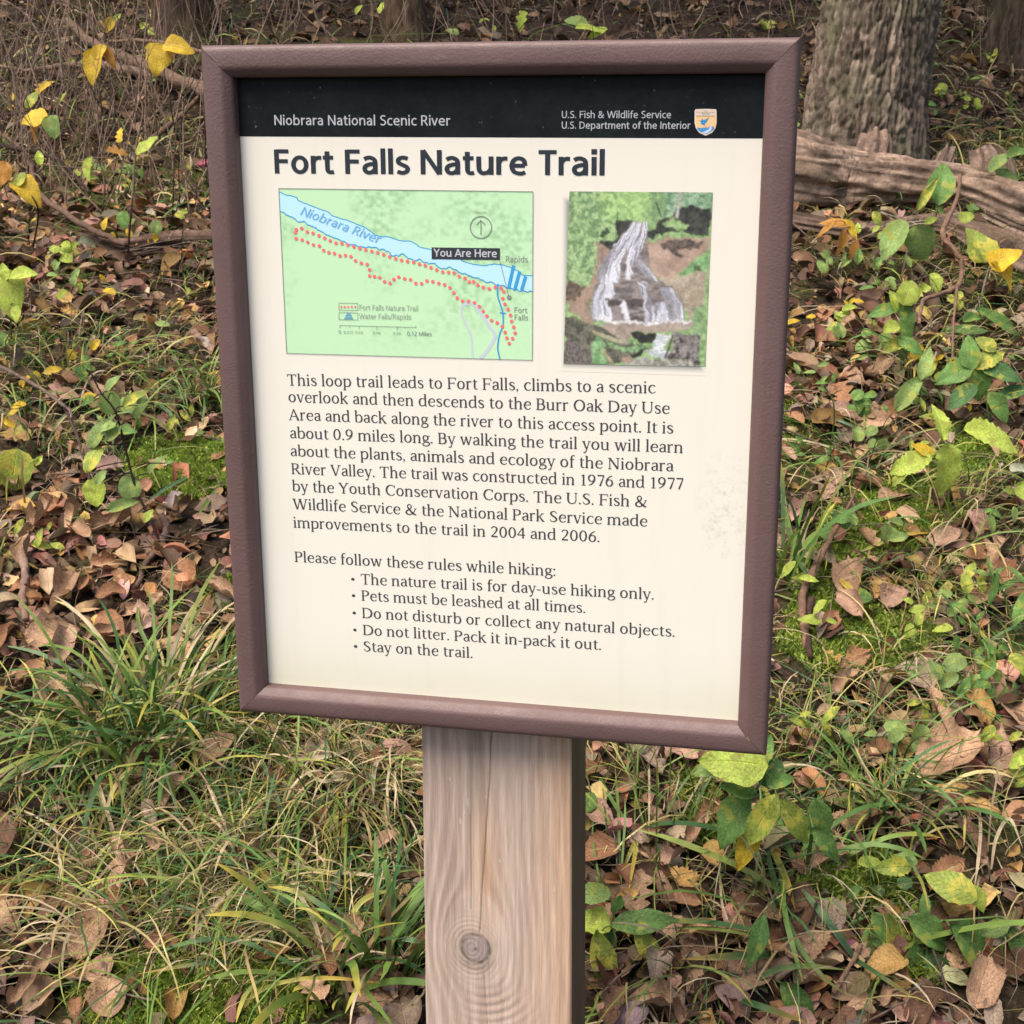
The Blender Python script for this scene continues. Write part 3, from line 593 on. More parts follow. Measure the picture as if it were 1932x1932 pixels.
V = np.vstack([np.stack([PT[:, 0], np.full(220, PD - .00018), PT[:, 1]], -1), np.stack([PBt[:, 0], np.full(220, PD - .00018), PBt[:, 1]], -1)])
i = np.arange(219); part2('map_river', mk_mesh('map_river', V, np.stack([i, i + 1, 220 + i + 1, 220 + i], -1), mat=M_RIVER, smooth=False))
mb = MB(); ribbon(mb, PT, .0009, PD - .00024); ribbon(mb, PBt, .0010, PD - .00024)
ribbon(mb, zpath([(1618, 750), (1618, 830), (1640, 900), (1655, 960), (1655, 1040), (1630, 1110), (1618, 1200), (1634, 1284)]), .0014, PD - .00028)
ribbon(mb, zpath([(1632, 950), (1675, 955)]), .0012, PD - .00031)
for a, b in (((1732, 612), (1695, 780)), ((1775, 655), (1738, 792)), ((1818, 690), (1788, 790))): ribbon(mb, zpath([a, b]), .0030, PD - .00034)
part2('map_stream_line', mb.mesh('map_stream_line', M_BLUEINK, False))
mb = MB(); ribbon(mb, zpath([(1370, 890), (1360, 960), (1400, 1050), (1430, 1130), (1440, 1276)]), .0018, PD - .0002); ribbon(mb, zpath([(1370, 892), (1440, 888), (1500, 960), (1560, 1050), (1600, 1110), (1570, 1180), (1520, 1250), (1490, 1278)]), .0030, PD - .00022)
part2('map_road', mb.mesh('map_road', M_LILAC, False))
trail = [(220, 348), (260, 373), (301, 383), (343, 400), (384, 418), (423, 436), (464, 453), (507, 455), (549, 466), (592, 479), (634, 490), (677, 502), (720, 512), (763, 521), (805, 535), (847, 551), (890, 565), (932, 576), (975, 584), (1018, 590), (1060, 602), (1101, 613), (1142, 628), (1183, 644), (1226, 659), (1268, 662), (1306, 666), (1343, 690), (1384, 704), (1415, 730), (1446, 729), (1476, 752), (1514, 768), (1557, 779), (1600, 768), (1643, 774), (1660, 800), (1654, 848), (1669, 888), (1692, 926), (1709, 968), (1717, 1010), (1732, 1052), (1742, 1094), (1724, 1134), (1700, 1168), (1683, 1130), (1670, 1089), (1650, 1048), (1614, 1021), (1574, 1005), (1541, 974), (1514, 939), (1487, 905), (1452, 879), (1410, 869), (1366, 867), (1329, 844), (1305, 807), (1277, 771), (1239, 750), (1197, 740), (1155, 728), (1113, 722), (1075, 743), (1034, 740), (996, 714), (954, 707), (912, 695), (878, 711), (850, 741), (811, 728), (776, 699), (739, 691), (705, 687), (704, 643), (687, 605), (645, 596), (604, 579), (571, 549), (532, 541), (493, 543), (453, 527), (414, 520), (377, 505), (346, 473), (304, 466), (263, 447), (223, 430), (180, 421), (175, 378), (182, 357)]
a12 = np.linspace(0, 2 * math.pi, 12, endpoint=False)
dotm = mk_mesh('trail_dot', np.vstack([np.stack([.00165 * np.cos(a12), a12 * 0, .00165 * np.sin(a12)], -1), [[0, 0, 0]]]), np.stack([np.arange(12), (np.arange(12) + 1) % 12, np.full(12, 12)], -1), mat=M_RED, smooth=False)
for k, (x, y) in enumerate(trail):
    q = Z3(x, y); o = part2('trail_dot', dotm); o.location = (q[0], PD - .00040 - (k % 2) * .00003, q[1])
def rectp(x0, y0, x1, y1): return [Z3(x0, y0), Z3(x1, y0 + (x1 - x0) * .012), Z3(x1, y1 + (x1 - x0) * .012), Z3(x0, y1)]
part2('marker_box', plane_mesh('marker_box', [rectp(1147, 484, 1634, 568)], PD - .00040, M_BOX))
sans('map_text', 'You Are Here', (511.1 + 1165 * .26455, 338.6 + 549 * .26455), (511.1 + 1612 * .26455, 338.6 + 555 * .26455), .0068, M_WHITEINK, 120, 0, PD - .00055)
def ztext(s, a, b, cap, mat, bold=0, shear=0): sans('map_text', s, (511.1 + a[0] * .26455, 338.6 + a[1] * .26455), (511.1 + b[0] * .26455, 338.6 + b[1] * .26455), cap, mat, 85 + bold * 3000, shear, PD - .00045)
ztext('Niobrara River', (208, 250), (765, 455), .0080, M_BLUETXT, .004, .25)
ztext('Rapids', (1675, 588), (1831, 592), .0053, M_GREYINK); ztext('Fort', (1737, 950), (1828, 952), .0050, M_GREYINK); ztext('Falls', (1737, 1002), (1833, 1005), .0050, M_GREYINK)
ztext('North', (1455, 244), (1540, 246), .0026, M_FADEINK); ztext('Fort Falls Nature Trail', (632, 930), (1051, 938), .0048, M_FADEINK, .004); ztext('Water Falls/Rapids', (632, 993), (1000, 998), .0048, M_FADEINK, .004)
ztext('0', (485, 1100), (502, 1100), .0034, M_GREYINK); ztext('0.015', (520, 1098), (587, 1099), .0026, M_FADEINK, .006); ztext('0.03', (602, 1099), (656, 1100), .0026, M_FADEINK, .006)
ztext('0.06', (730, 1102), (782, 1103), .0026, M_FADEINK, .006); ztext('0.09', (873, 1106), (926, 1107), .0026, M_FADEINK, .006); ztext('0.12 Miles', (972, 1114), (1146, 1117), .0040, M_GREYINK, .003)
mb = MB()
for loop in ([(57, 64), (1870, 87), (1865, 1289), (113, 1239), (57, 64)],):
    for a, b in zip(loop[:-1], loop[1:]): ribbon(mb, np.array([Z3(*a), Z3(*b)]), .0006, PD - .00046 - .00002 * loop.index(a))
ca_ = [(1498 + 76 * math.cos(t), 341 + 78 * math.sin(t)) for t in np.linspace(0, 2 * math.pi, 40)]
ribbon(mb, np.array([Z3(*p) for p in ca_]), .0009, PD - .00044)
ribbon(mb, np.array([Z3(1498, 392), Z3(1498, 296)]), .0008, PD - .00046); ribbon(mb, np.array([Z3(1468, 322), Z3(1498, 290)]), .0008, PD - .00048); ribbon(mb, np.array([Z3(1498, 290), Z3(1528, 322)]), .0008, PD - .0005)
ribbon(mb, np.array([Z3(1634, 582), Z3(1696, 830)]), .0005, PD - .0005)
q = Z3(1700, 841); mb.add(np.vstack([np.stack([q[0] + .0021 * np.cos(a12), np.full(12, PD - .00052), q[1] + .0021 * np.sin(a12)], -1), [[q[0], PD - .00052, q[1]]]]), np.stack([np.arange(12), (np.arange(12) + 1) % 12, np.full(12, 12)], -1))
for y0, y1 in ((880, 930), (948, 998)):
    pts = [(486, y0), (620, y0 + 3), (620, y1 + 3), (486, y1), (486, y0)]
    for k, (a, b) in enumerate(zip(pts[:-1], pts[1:])): ribbon(mb, np.array([Z3(*a), Z3(*b)]), .0004, PD - .00046 - .00002 * k)
ribbon(mb, np.array([Z3(490, 1040), Z3(1036, 1054)]), .0004, PD - .00046)
for x, l in ((492, 22), (562, 14), (630, 20), (757, 24), (902, 22), (1034, -14)): ribbon(mb, np.array([Z3(x, 1040 + (x - 490) * .026), Z3(x, 1040 + (x - 490) * .026 + l)]), .0004, PD - .00048)
part2('map_line_work', mb.mesh('map_line_work', M_GREYINK, False))
mb = MB()
for x in (503, 526, 551, 577, 602):
    q = Z3(x, 908); mb.add(np.vstack([np.stack([q[0] + .0010 * np.cos(a12), np.full(12, PD - .00046), q[1] + .0010 * np.sin(a12)], -1), [[q[0], PD - .00046, q[1]]]]), np.stack([np.arange(12), (np.arange(12) + 1) % 12, np.full(12, 12)], -1))
part2('legend_dots', mb.mesh('legend_dots', M_RED, False))
mb = MB()
for k, (y, h) in enumerate(((956, 14), (968, 22), (980, 27), (991, 33))): ribbon(mb, np.array([Z3(555 - h, y), Z3(555 + h, y + 1)]), .0007, PD - .00046)
part2('legend_waterfall', mb.mesh('legend_waterfall', M_BLUEINK, False))

# ---- waterfall photo print, painted by noise and shapes on a fine vertex grid
nu, nv = 300, 360
U, Vv = np.meshgrid(np.linspace(0, 1, nu), np.linspace(0, 1, nv), indexing='ij')
wx = U + .022 * (fbm(U * 14, Vv * 14, 51) - .5) * 2 + .022 * (fbm(U * 50, Vv * 50, 52, 2) - .5); wy = Vv + .022 * (fbm(U * 14, Vv * 14, 61) - .5) * 2 + .022 * (fbm(U * 50, Vv * 50, 62, 2) - .5)
def inpoly(P, x=None, y=None, ztr=True):
    x = wx if x is None else x; y = wy if y is None else y
    P = [((a - 245) / 1300., (b - 203) / 1577.) for a, b in P] if ztr else P
    ins = np.zeros(x.shape, bool); j = len(P) - 1
    for i in range(len(P)):
        xi, yi = P[i]; xj, yj = P[j]
        c = ((yi > y) != (yj > y)) & (x < (xj - xi) * (y - yi) / (yj - yi + 1e-12) + xi); ins ^= c; j = i
    return ins
def L3(*c): return np.array(srgb(*c))
img = np.zeros((nu, nv, 3)); nA = fbm(U * 40, Vv * 48, 1, 4); nB = fbm(U * 10, Vv * 12, 2, 4); nC = fbm(U * 90, Vv * 100, 3, 2); nD = fbm(U * 22, Vv * 60, 4, 3)
def lay(mask, c0, c1, nz, amt=1.0):
    f = np.clip((nz - .3) / .4, 0, 1)[..., None]; c = L3(*c0) * (1 - f) + L3(*c1) * f
    m = mask.astype(float) * amt
    if m.min() != m.max():
        for _ in range(5): m = (m + np.roll(m, 1, 0) + np.roll(m, -1, 0) + np.roll(m, 1, 1) + np.roll(m, -1, 1)) / 5
    m = m[..., None]; img[:] = img * (1 - m) + c * m
lay(U >= 0, (104, 152, 90), (160, 202, 118), nA * .6 + nB * .4)
lay((U < .32) & (Vv < .55), (112, 160, 100), (168, 206, 130), nA * .7 + nC * .3)
lay(np.exp(-((U - .38) ** 2 / .05 + (Vv - .06) ** 2 / .02)) * .8 > .4, (140, 190, 100), (172, 216, 120), nA)
lay((nA < .44) & (Vv < .5) & (U < .35), (80, 122, 70), (104, 148, 84), nC, .6)
lay((nA > .40) & (nA < .47) & (Vv < .36), (88, 134, 74), (112, 160, 88), nC, .5)
lay(inpoly([(1120, 203), (1545, 203), (1545, 400), (1100, 420)]), (88, 140, 92), (150, 190, 150), nA)
lay(inpoly([(1230, 330), (1545, 350), (1530, 600), (1320, 570), (1280, 520), (1200, 560), (980, 620), (960, 560), (1050, 540), (1080, 420), (1180, 430)]), (28, 30, 30), (66, 74, 62), nA)
lay(inpoly([(1100, 480), (1180, 440), (1330, 480), (1320, 520), (1130, 520)]) | inpoly([(1080, 600), (1200, 560), (1380, 570), (1500, 600), (1200, 630)]), (110, 160, 84), (160, 200, 120), nA)
lay(inpoly([(680, 460), (830, 450), (810, 560), (700, 680), (640, 760), (540, 680), (560, 640), (680, 640), (720, 600), (690, 560)]), (26, 30, 30), (62, 66, 60), nA)
lay(inpoly([(540, 520), (640, 510), (640, 600), (520, 620)]) & (nA < .5), (40, 60, 44), (70, 100, 60), nC)
lay(inpoly([(980, 640), (1180, 600), (1545, 610), (1520, 720), (1380, 800), (1290, 920), (1200, 980), (1060, 980), (1000, 860), (940, 760)]), (158, 130, 108), (192, 160, 138), nB)
lay(inpoly([(1100, 640), (1300, 620), (1480, 650), (1400, 710), (1230, 690), (1320, 770), (1200, 750), (1110, 690)]), (60, 58, 52), (112, 94, 82), nA)
lay(inpoly([(520, 660), (640, 720), (620, 790), (540, 900), (520, 1100), (460, 1220), (500, 1380), (480, 1420), (300, 1300), (245, 1200), (245, 1040), (460, 1060), (520, 860)]), (132, 110, 90), (176, 146, 122), nB * .6 + nA * .4)
lay(inpoly([(245, 1000), (420, 1060), (360, 1180), (245, 1200)]), (84, 72, 60), (120, 98, 80), nA)
lay(inpoly([(1290, 930), (1380, 820), (1520, 750), (1520, 900), (1400, 940), (1300, 980)]), (84, 140, 80), (130, 190, 110), nA)
lay(inpoly([(1380, 870), (1510, 850), (1500, 920), (1400, 910)]) & (nA < .55), (50, 60, 44), (90, 110, 70), nC)
lay(inpoly([(1060, 980), (1300, 950), (1520, 900), (1490, 1480), (1420, 1480), (1380, 1300), (1300, 1150), (1220, 1060)]), (146, 132, 108), (190, 176, 150), nB * .5 + nA * .5)
lay(inpoly([(1420, 1250), (1500, 1180), (1490, 1490), (1420, 1490)]), (96, 142, 84), (136, 184, 114), nA)
# rock body under the water
lay(inpoly([(820, 470), (980, 480), (990, 700), (1000, 880), (1060, 980), (1230, 1050), (1330, 1200), (1350, 1380), (500, 1380), (470, 1240), (520, 1050), (560, 860), (700, 660)]), (104, 96, 98), (152, 140, 138), nD)
ypx = Vv * 1577 + 203; xpx = wx * 1300 + 245
XL = np.interp(ypx, [470, 560, 700, 860, 1000, 1060, 1200, 1380], [832, 775, 690, 580, 545, 548, 485, 505]); XR = np.interp(ypx, [470, 560, 700, 860, 930, 1000, 1060, 1200, 1380], [978, 980, 950, 960, 1030, 1100, 1230, 1310, 1335])
tf_ = (xpx - XL) / (XR - XL); stf = .55 * fbm(tf_ * 9 + 3, Vv * 5, 71, 2) + .45 * fbm(tf_ * 30, Vv * 9, 72, 2)
D = np.zeros_like(U)
for P_, a_ in (([(830, 470), (980, 480), (975, 560), (940, 700), (850, 860), (840, 990), (790, 990), (780, 900), (810, 720), (780, 640)], 1.0), ([(830, 480), (900, 560), (800, 660), (750, 800), (740, 1000), (560, 1050), (540, 1000), (570, 850), (700, 660), (780, 560)], .85), ([(860, 760), (960, 860), (1100, 1000), (1060, 1005), (930, 950), (880, 880)], 1.0),
    ([(560, 1050), (690, 1000), (680, 1160), (620, 1170), (600, 1380), (520, 1370), (480, 1260), (510, 1120)], .9), ([(600, 1180), (650, 1200), (690, 1380), (620, 1380)], .8), ([(740, 1170), (790, 1190), (830, 1390), (780, 1380)], .9), ([(890, 1010), (970, 1010), (1010, 1150), (1100, 1380), (980, 1380), (970, 1200)], .85), ([(1110, 1060), (1230, 1060), (1310, 1200), (1330, 1380), (1110, 1380), (1060, 1200), (1150, 1180)], 1.0)):
    D = np.maximum(D, inpoly(P_) * a_)
for _ in range(9): D = (D * 2 + np.roll(D, 1, 0) + np.roll(D, -1, 0) + np.roll(D, 1, 1) + np.roll(D, -1, 1)) / 6
wa = np.clip(D * 1.25 * np.clip((stf - .20) * 3.0, .2, 1.1), 0, 1)[..., None]
wc = L3(158, 162, 182) * (1 - np.clip((stf - .4) * 4, 0, 1))[..., None] + L3(218, 223, 238) * np.clip((stf - .4) * 4, 0, 1)[..., None]
img[:] = img * (1 - wa) + wc * wa
lay(inpoly([(630, 1175), (780, 1180), (760, 1250), (640, 1240)]) | inpoly([(800, 1180), (960, 1175), (960, 1230), (830, 1250)]) | inpoly([(840, 1350), (960, 1340), (970, 1380), (840, 1385)]), (58, 54, 54), (92, 84, 82), nA)
lay(inpoly([(700, 1385), (1400, 1375), (1420, 1400), (1250, 1470), (1100, 1470), (860, 1480), (840, 1560), (700, 1560), (560, 1420)]), (146, 130, 116), (186, 168, 152), nB * .5 + nA * .5)
lay(inpoly([(500, 1320), (720, 1385), (1410, 1365), (1400, 1385), (720, 1410), (640, 1400)]), (200, 200, 205), (232, 232, 238), nA)
lay(inpoly([(245, 1340), (420, 1380), (600, 1440), (850, 1580), (1060, 1600), (1000, 1650), (760, 1780), (500, 1780), (245, 1780)]), (66, 72, 60), (120, 118, 98), nA)
lay(inpoly([(245, 1560), (400, 1600), (520, 1780), (245, 1780)]), (84, 78, 76), (122, 112, 106), nC)
lay(inpoly([(860, 1480), (1090, 1475), (1110, 1560), (960, 1570), (880, 1540)]) | inpoly([(860, 1670), (980, 1630), (960, 1690), (860, 1700)]), (22, 24, 22), (52, 52, 46), nA)
lay(inpoly([(500, 1600), (560, 1500), (640, 1580), (620, 1640), (650, 1750), (520, 1760)]) | inpoly([(1040, 1600), (880, 1600), (760, 1600), (640, 1540), (700, 1620), (860, 1640)]), (92, 150, 88), (140, 196, 124), nA)
lay(inpoly([(1110, 1480), (1230, 1500), (1150, 1600), (1220, 1640), (1180, 1700), (1080, 1690), (980, 1660), (1060, 1620)]), (168, 184, 190), (222, 230, 236), nD)
lay(inpoly([(1240, 1470), (1490, 1500), (1490, 1780), (1250, 1700), (1160, 1690), (1240, 1600)]), (58, 56, 54), (150, 144, 142), nA)
lay(inpoly([(900, 1720), (1250, 1700), (1480, 1760), (1480, 1785), (780, 1785)]), (120, 116, 104), (176, 176, 168), nA)
lay(inpoly([(770, 1700), (860, 1690), (920, 1740), (860, 1765), (760, 1760)]), (166, 138, 116), (186, 156, 130), nB)
for (x0, y0, x1, y1, w_, c) in ((1040, 300, 1090, 420, .006, (30, 40, 34)), (1255, 210, 1235, 420, .010, (160, 160, 150)), (694, 370, 694, 460, .003, (40, 60, 40)), (520, 1480, 780, 1570, .012, (150, 150, 110)), (600, 1640, 700, 1760, .010, (150, 140, 100)), (1180, 1700, 1240, 1500, .008, (70, 50, 44))):
    a = np.array([(x0 - 245) / 1300, (y0 - 203) / 1577]); b = np.array([(x1 - 245) / 1300, (y1 - 203) / 1577]); d = b - a
    tt = np.clip(((U - a[0]) * d[0] + (Vv - a[1]) * d[1]) / (d @ d), 0, 1); dist = np.hypot(U - a[0] - tt * d[0] + .01 * (nB - .5), Vv - a[1] - tt * d[1])
    lay(dist < w_, c, tuple(min(255, k + 30) for k in c), nA)
img = img * (1 + .45 * (fbm(U * 90, Vv * 104, 99, 3) - .5))[..., None]; grey = img.mean(2, keepdims=True); img = np.clip((grey + (img - grey) * .74) * .90 + .02, 0, 1)
def Z6(x, y): return PX(1022.2 + x * .20829, 319.4 + y * .20829)
c4 = [Z6(247, 201), Z6(1552, 206), Z6(1484, 1786), Z6(196 + 10, 1772)]
c4 = [PX(1074.5, 361), PX(1345, 363), PX(1331, 691.5), PX(1063, 686.5)]
Pm = (c4[0] * ((1 - U) * (1 - Vv))[..., None] + c4[1] * (U * (1 - Vv))[..., None] + c4[2] * (U * Vv)[..., None] + c4[3] * ((1 - U) * Vv)[..., None])
part2('waterfall_photo', mk_mesh('waterfall_photo', np.stack([Pm[..., 0], np.full_like(U, PD - .0003), Pm[..., 1]], -1).reshape(-1, 3), gridfaces(nu, nv), img.reshape(-1, 3), None, M_PRINT), 'printed colour photo of a waterfall')
# printed soft grey drop shadow left of and below the photo (part of the graphic)
nu, nv = 80, 90
x0, x1, z0, z1 = c4[0][0] - .012, c4[1][0] + .004, c4[0][1] + .002, c4[2][1] - .010
U, Vv = np.meshgrid(np.linspace(x0, x1, nu), np.linspace(z0, z1, nv), indexing='ij')
bx0, bx1, bz0, bz1 = c4[0][0] - .0035, c4[1][0] - .0045, c4[2][1] - .0035, c4[0][1] - .007
sd = np.maximum(np.maximum(bx0 - U, U - bx1), np.maximum(bz0 - Vv, Vv - bz1)); al = np.clip(.5 - sd / .007, 0, 1); al = (al * al * (3 - 2 * al) * .75)[..., None]
cc = np.array((.716, .706, .637)) * (1 - al) + np.array((.12, .13, .14)) * al
keep = (al[..., 0] > .004); F = gridfaces(nu, nv); kf = keep.reshape(-1)[F].any(1)
part2('printed_drop_shadow', mk_mesh('printed_drop_shadow', np.stack([U, np.full_like(U, PD - .0001), Vv], -1).reshape(-1, 3), F[kf], cc.reshape(-1, 3), None, M_PRINT))
# ---- agency shield
def ZS(x, y): return PX(1035.0 + x * .18519, 185.3 + y * .18519)
def shield(m):
    L = [(1496 + m, 112 + m), (1600, 108 + m), (1706 - m, 112 + m), (1712 - m, 130 + m), (1712 - m, 250), (1700 - m, 305), (1665 - m * .6, 352 - m * .6), (1600, 382 - m), (1535 + m * .6, 352 - m * .6), (1500 + m, 305), (1488 + m, 250), (1488 + m, 130 + m)]
    return [ZS(*p) for p in L]
mS = lambda n, c: flat(n, srgb(*c))
SH = part2('agency_shield', plane_mesh('agency_shield', [shield(0)], PD - .0003, mS('shield_cream', (226, 208, 190))), 'small shield emblem with flying bird over water')
def spl(nm, polys, dp, c): part2(nm, plane_mesh(nm, [[ZS(*p) for p in P] for P in polys], dp, mS(nm + '_ink', c)))
spl('shield_field', [[(1502, 182), (1700, 182), (1700, 250), (1690, 298), (1655, 342), (1600, 366), (1545, 342), (1512, 298), (1502, 250)]], PD - .0004, (232, 196, 142))
spl('shield_mountain', [[(1560, 300), (1600, 285), (1625, 292), (1645, 262), (1668, 300), (1690, 285), (1692, 305), (1560, 310)]], PD - .00046, (206, 160, 140))
spl('shield_water', [[(1508, 296), (1560, 305), (1620, 300), (1692, 296), (1680, 318), (1655, 342), (1600, 364), (1545, 342), (1518, 318)]], PD - .0005, (70, 140, 196))
spl('shield_fish', [[(1560, 352), (1600, 335), (1640, 310), (1650, 268), (1664, 300), (1655, 330), (1625, 350), (1590, 362)]], PD - .00054, (190, 208, 240))
spl('shield_bird', [[(1532, 226), (1552, 234), (1566, 206), (1578, 222), (1596, 218), (1636, 194), (1618, 232), (1606, 250), (1592, 262), (1594, 284), (1574, 270), (1550, 262), (1556, 246)]], PD - .00054, (52, 140, 198))
def stext(s, a, b, cap): sans('shield_text', s, (1035 + a[0] * .18519, 185.3 + a[1] * .18519), (1035 + b[0] * .18519, 185.3 + b[1] * .18519), cap, M_GREYINK, 80, 0, PD - .0006)
stext('U.S.', (1584, 136), (1618, 136), .0008); stext('FISH & WILDLIFE', (1508, 151), (1694, 151), .0010); stext('SERVICE', (1560, 167), (1642, 167), .0010)
spl('shield_rule', [[(1502, 178), (1700, 178), (1700, 183), (1502, 183)]], PD - .00056, (150, 130, 110))

# ---- post
PY0 = .036
a0, a1 = PX(795, 1380, PY0), PX(1078, 1395, PY0); b0, b1 = PX(803, 1930, PY0), PX(1078, 1930, PY0)
zt, zb = -.04, -1.42
def edge(A, B, z): return A[0] + (B[0] - A[0]) * (z - A[1]) / (B[1] - A[1])
lx0, lx1, rx0, rx1 = edge(a0, b0, zt), edge(a0, b0, zb), edge(a1, b1, zt), edge(a1, b1, zb)
nu, nv = 190, 980
f = np.linspace(0, 1, nu); zz = np.linspace(zt, zb, nv); U, Z = np.meshgrid(f, zz, indexing='ij')
sT = (Z - zt) / (zb - zt); L_ = lx0 + (lx1 - lx0) * sT; R_ = rx0 + (rx1 - rx0) * sT; X = L_ + (R_ - L_) * U
kn = PX(898, 1790, PY0)
dxk, dzk = X - kn[0], (Z - kn[1])
wob = .006 * (fbm(Z * 7, Z * 0 + 2, 3, 2) - .5)
rr = np.hypot(dxk, dzk * np.where(dzk > 0, .50, .62)); Rk = .033
psi = (dxk + wob) * (1 - Rk ** 2 / np.maximum(rr, Rk * .97) ** 2 * .96) + .012 * (fbm(X * 9, Z * 2.0, 6, 3) - .5)
ring = np.hypot(dxk, dzk * .9)
line = .5 + .5 * np.sin(psi * 2 * math.pi / .0115 + 9 * fbm(X * 22, Z * 1.6, 8, 3)); line = np.clip(line * (.35 + 1.1 * fbm(X * 30, Z * 2.5, 18, 3)), 0, 1)
cring = .5 + .5 * np.sin(np.hypot(dxk + .004, dzk * .82) * 2 * math.pi / .0044 + 5 * fbm(X * 30, Z * 30, 28, 2)); kz = np.clip((.040 - ring) / .014, 0, 1) * (.25 + .75 * np.clip(.5 - dxk / .03 + .4 * (dzk < 0), 0, 1)); line = line * (1 - kz) + cring * kz * .8
arc = np.exp(-((dxk - .022) / .030) ** 2) * np.exp(-((dzk + .068) / .026) ** 2)
ar = .5 + .5 * np.sin(np.hypot(dxk - .005, (dzk + .01) * .85) * 2 * math.pi / .0085)
line = line * (1 - arc * .8) + ar * arc * .8
halo = np.exp(-((ring - .028) / .014) ** 2) * .6; inner = (ring < .0148)
cG = np.array(srgb(182, 164, 152)); cO = np.array(srgb(188, 158, 133)); cL = np.array(srgb(194, 181, 168)); cD = np.array(srgb(124, 102, 88)); cM = np.array(srgb(152, 130, 124))
wO = np.clip((U - .62) * 3.2 + .8 * (fbm(X * 20, Z * 3, 19) - .5), 0, 1); wO = np.maximum(wO, .9 * np.exp(-((U - .42) / .10) ** 2) * np.exp(-((dzk - .09) / .07) ** 2))
wM = np.clip(fbm(X * 25, Z * 1.5, 23, 3) * 2 - .7, 0, 1)
base = cG * (1 - wO[..., None]) + cO * wO[..., None]; base = base * (1 - .4 * wM[..., None]) + cM * .4 * wM[..., None]
lw = (line ** 3)[..., None]; colp = base * (1 - .20 * lw) + cD * .20 * lw
hf = fbm(X * 420, Z * 5, 71, 3); colp = colp * (.80 + .40 * hf)[..., None]; st2 = np.clip(fbm(X * 120, Z * 2.2, 73, 3) * 3 - 1.6, 0, 1)[..., None]; colp = colp * (1 - .30 * st2) + cL * .30 * st2
chip = np.zeros_like(X)
for (qx, qy, ql) in ((868, 1549, 16), (883, 1515, 22), (917, 1504, 10), (943, 1625, 12), (1046, 1678, 12), (848, 1470, 8), (955, 1605, 20), (876, 1532, 8)):
    qq = PX(qx, qy, PY0); chip = np.maximum(chip, ((X - qq[0]) / .0007) ** 2 + ((Z - qq[1]) / (ql * .00026)) ** 2 < 1)
colp = colp * (1 - .7 * chip[..., None]) + np.array([.62, .56, .47]) * .7 * chip[..., None]
lw2 = ((1 - line) ** 6)[..., None]; colp = colp * (1 - .22 * lw2) + cL * .30 * lw2
colp = colp * (1 - .45 * halo[..., None]) + cL * .45 * halo[..., None]
rg = .5 + .5 * np.sin(ring * 2 * math.pi / .0022); iw = inner[..., None] * 1.0
colp = colp * (1 - iw) + (np.array(srgb(160, 146, 142)) * (.82 + .25 * rg[..., None])) * iw
rim = np.exp(-((ring - .0148) / .0016) ** 2) * (.4 + .9 * vnoise(np.arctan2(dzk, dxk) * 4, ring * 0, 5)); colp *= (1 - .55 * np.clip(rim, 0, 1))[..., None]
colp *= (1 - .7 * np.exp(-(ring / .0016) ** 2))[..., None]
smud = np.exp(-((ring - .019) / .006) ** 2) * np.clip(fbm(X * 60, Z * 60, 41) * 2 - .5, 0, 1); colp *= (1 - .3 * smud)[..., None]
topst = np.exp(-((U - .36) / .07) ** 2) * np.clip(1 + (Z - (a0[1] + .0)) / .10, 0, 1); colp *= (1 - .5 * topst * np.clip(fbm(X * 80, Z * 14, 43) * 1.8 - .3, 0, 1))[..., None]
cr = PX(928, 1400, PY0); cx_ = cr[0] + (kn[0] + .004 - cr[0]) * np.clip((Z - cr[1]) / (kn[1] + .018 - cr[1]), 0, 1.0) + .0022 * (fbm(Z * 26, Z * 0, 47) - .5)
ck = np.exp(-((X - cx_) / .00055) ** 2) * ((Z > kn[1] + .020)); 
c2 = kn[0] + .008 + .006 * np.clip(-(dzk + .03) / .1, 0, 1) + .0016 * (fbm(Z * 30, Z * 0, 48) - .5); ck = np.maximum(ck, .6 * np.exp(-((X - c2) / .0005) ** 2) * (dzk < -.028))
c3 = kn[0] - .004 + .0015 * (fbm(Z * 30, Z * 0, 49) - .5); ck = np.maximum(ck, .6 * np.exp(-((X - c3) / .0005) ** 2) * (dzk > .045) * (dzk < .15))
colp *= (1 - .55 * np.clip(ck, 0, 1))[..., None]
dep = PY0 + .0012 * ck + .0005 * line + .0010 * arc * (1 - ar) - .0008 * np.exp(-(ring / .03) ** 2) + .0006 * np.clip(rim, 0, 1)
edgeround = np.maximum(np.clip(1 - U / .014, 0, 1), np.clip(1 - (1 - U) / .014, 0, 1)); dep = dep + .0022 * edgeround ** 2
wobx = .0004 * (fbm(Z * 40, Z * 0 + U, 50) - .5)
V = np.stack([X + wobx, dep, Z], -1)
mb = MB(); mb.add(V.reshape(-1, 3), gridfaces(nu, nv), colp.reshape(-1, 3))
DP = .089
for (A, cS) in ((V[-1], srgb(104, 88, 68)), (V[0], srgb(160, 140, 125))):  # right face gets a darker wood tone: its shade is put into the colour
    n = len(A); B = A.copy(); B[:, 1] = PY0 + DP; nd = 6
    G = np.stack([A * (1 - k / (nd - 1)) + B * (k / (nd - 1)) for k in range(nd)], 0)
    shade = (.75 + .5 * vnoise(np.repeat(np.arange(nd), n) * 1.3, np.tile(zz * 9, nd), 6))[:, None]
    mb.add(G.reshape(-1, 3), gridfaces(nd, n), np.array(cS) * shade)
B0, B1 = V[0].copy(), V[-1].copy(); B0[:, 1] = B1[:, 1] = PY0 + DP
mb.add(np.vstack([B0, B1]), gridfaces(2, nv), srgb(150, 130, 115))
tt = [V[0, 0], V[-1, 0], B1[0], B0[0]]; mb.add(tt, [(0, 1, 2, 3)], srgb(150, 130, 115))
spart('post', mb.mesh('post', M_WOOD), label='weathered grey-tan lumber post with a round knot')

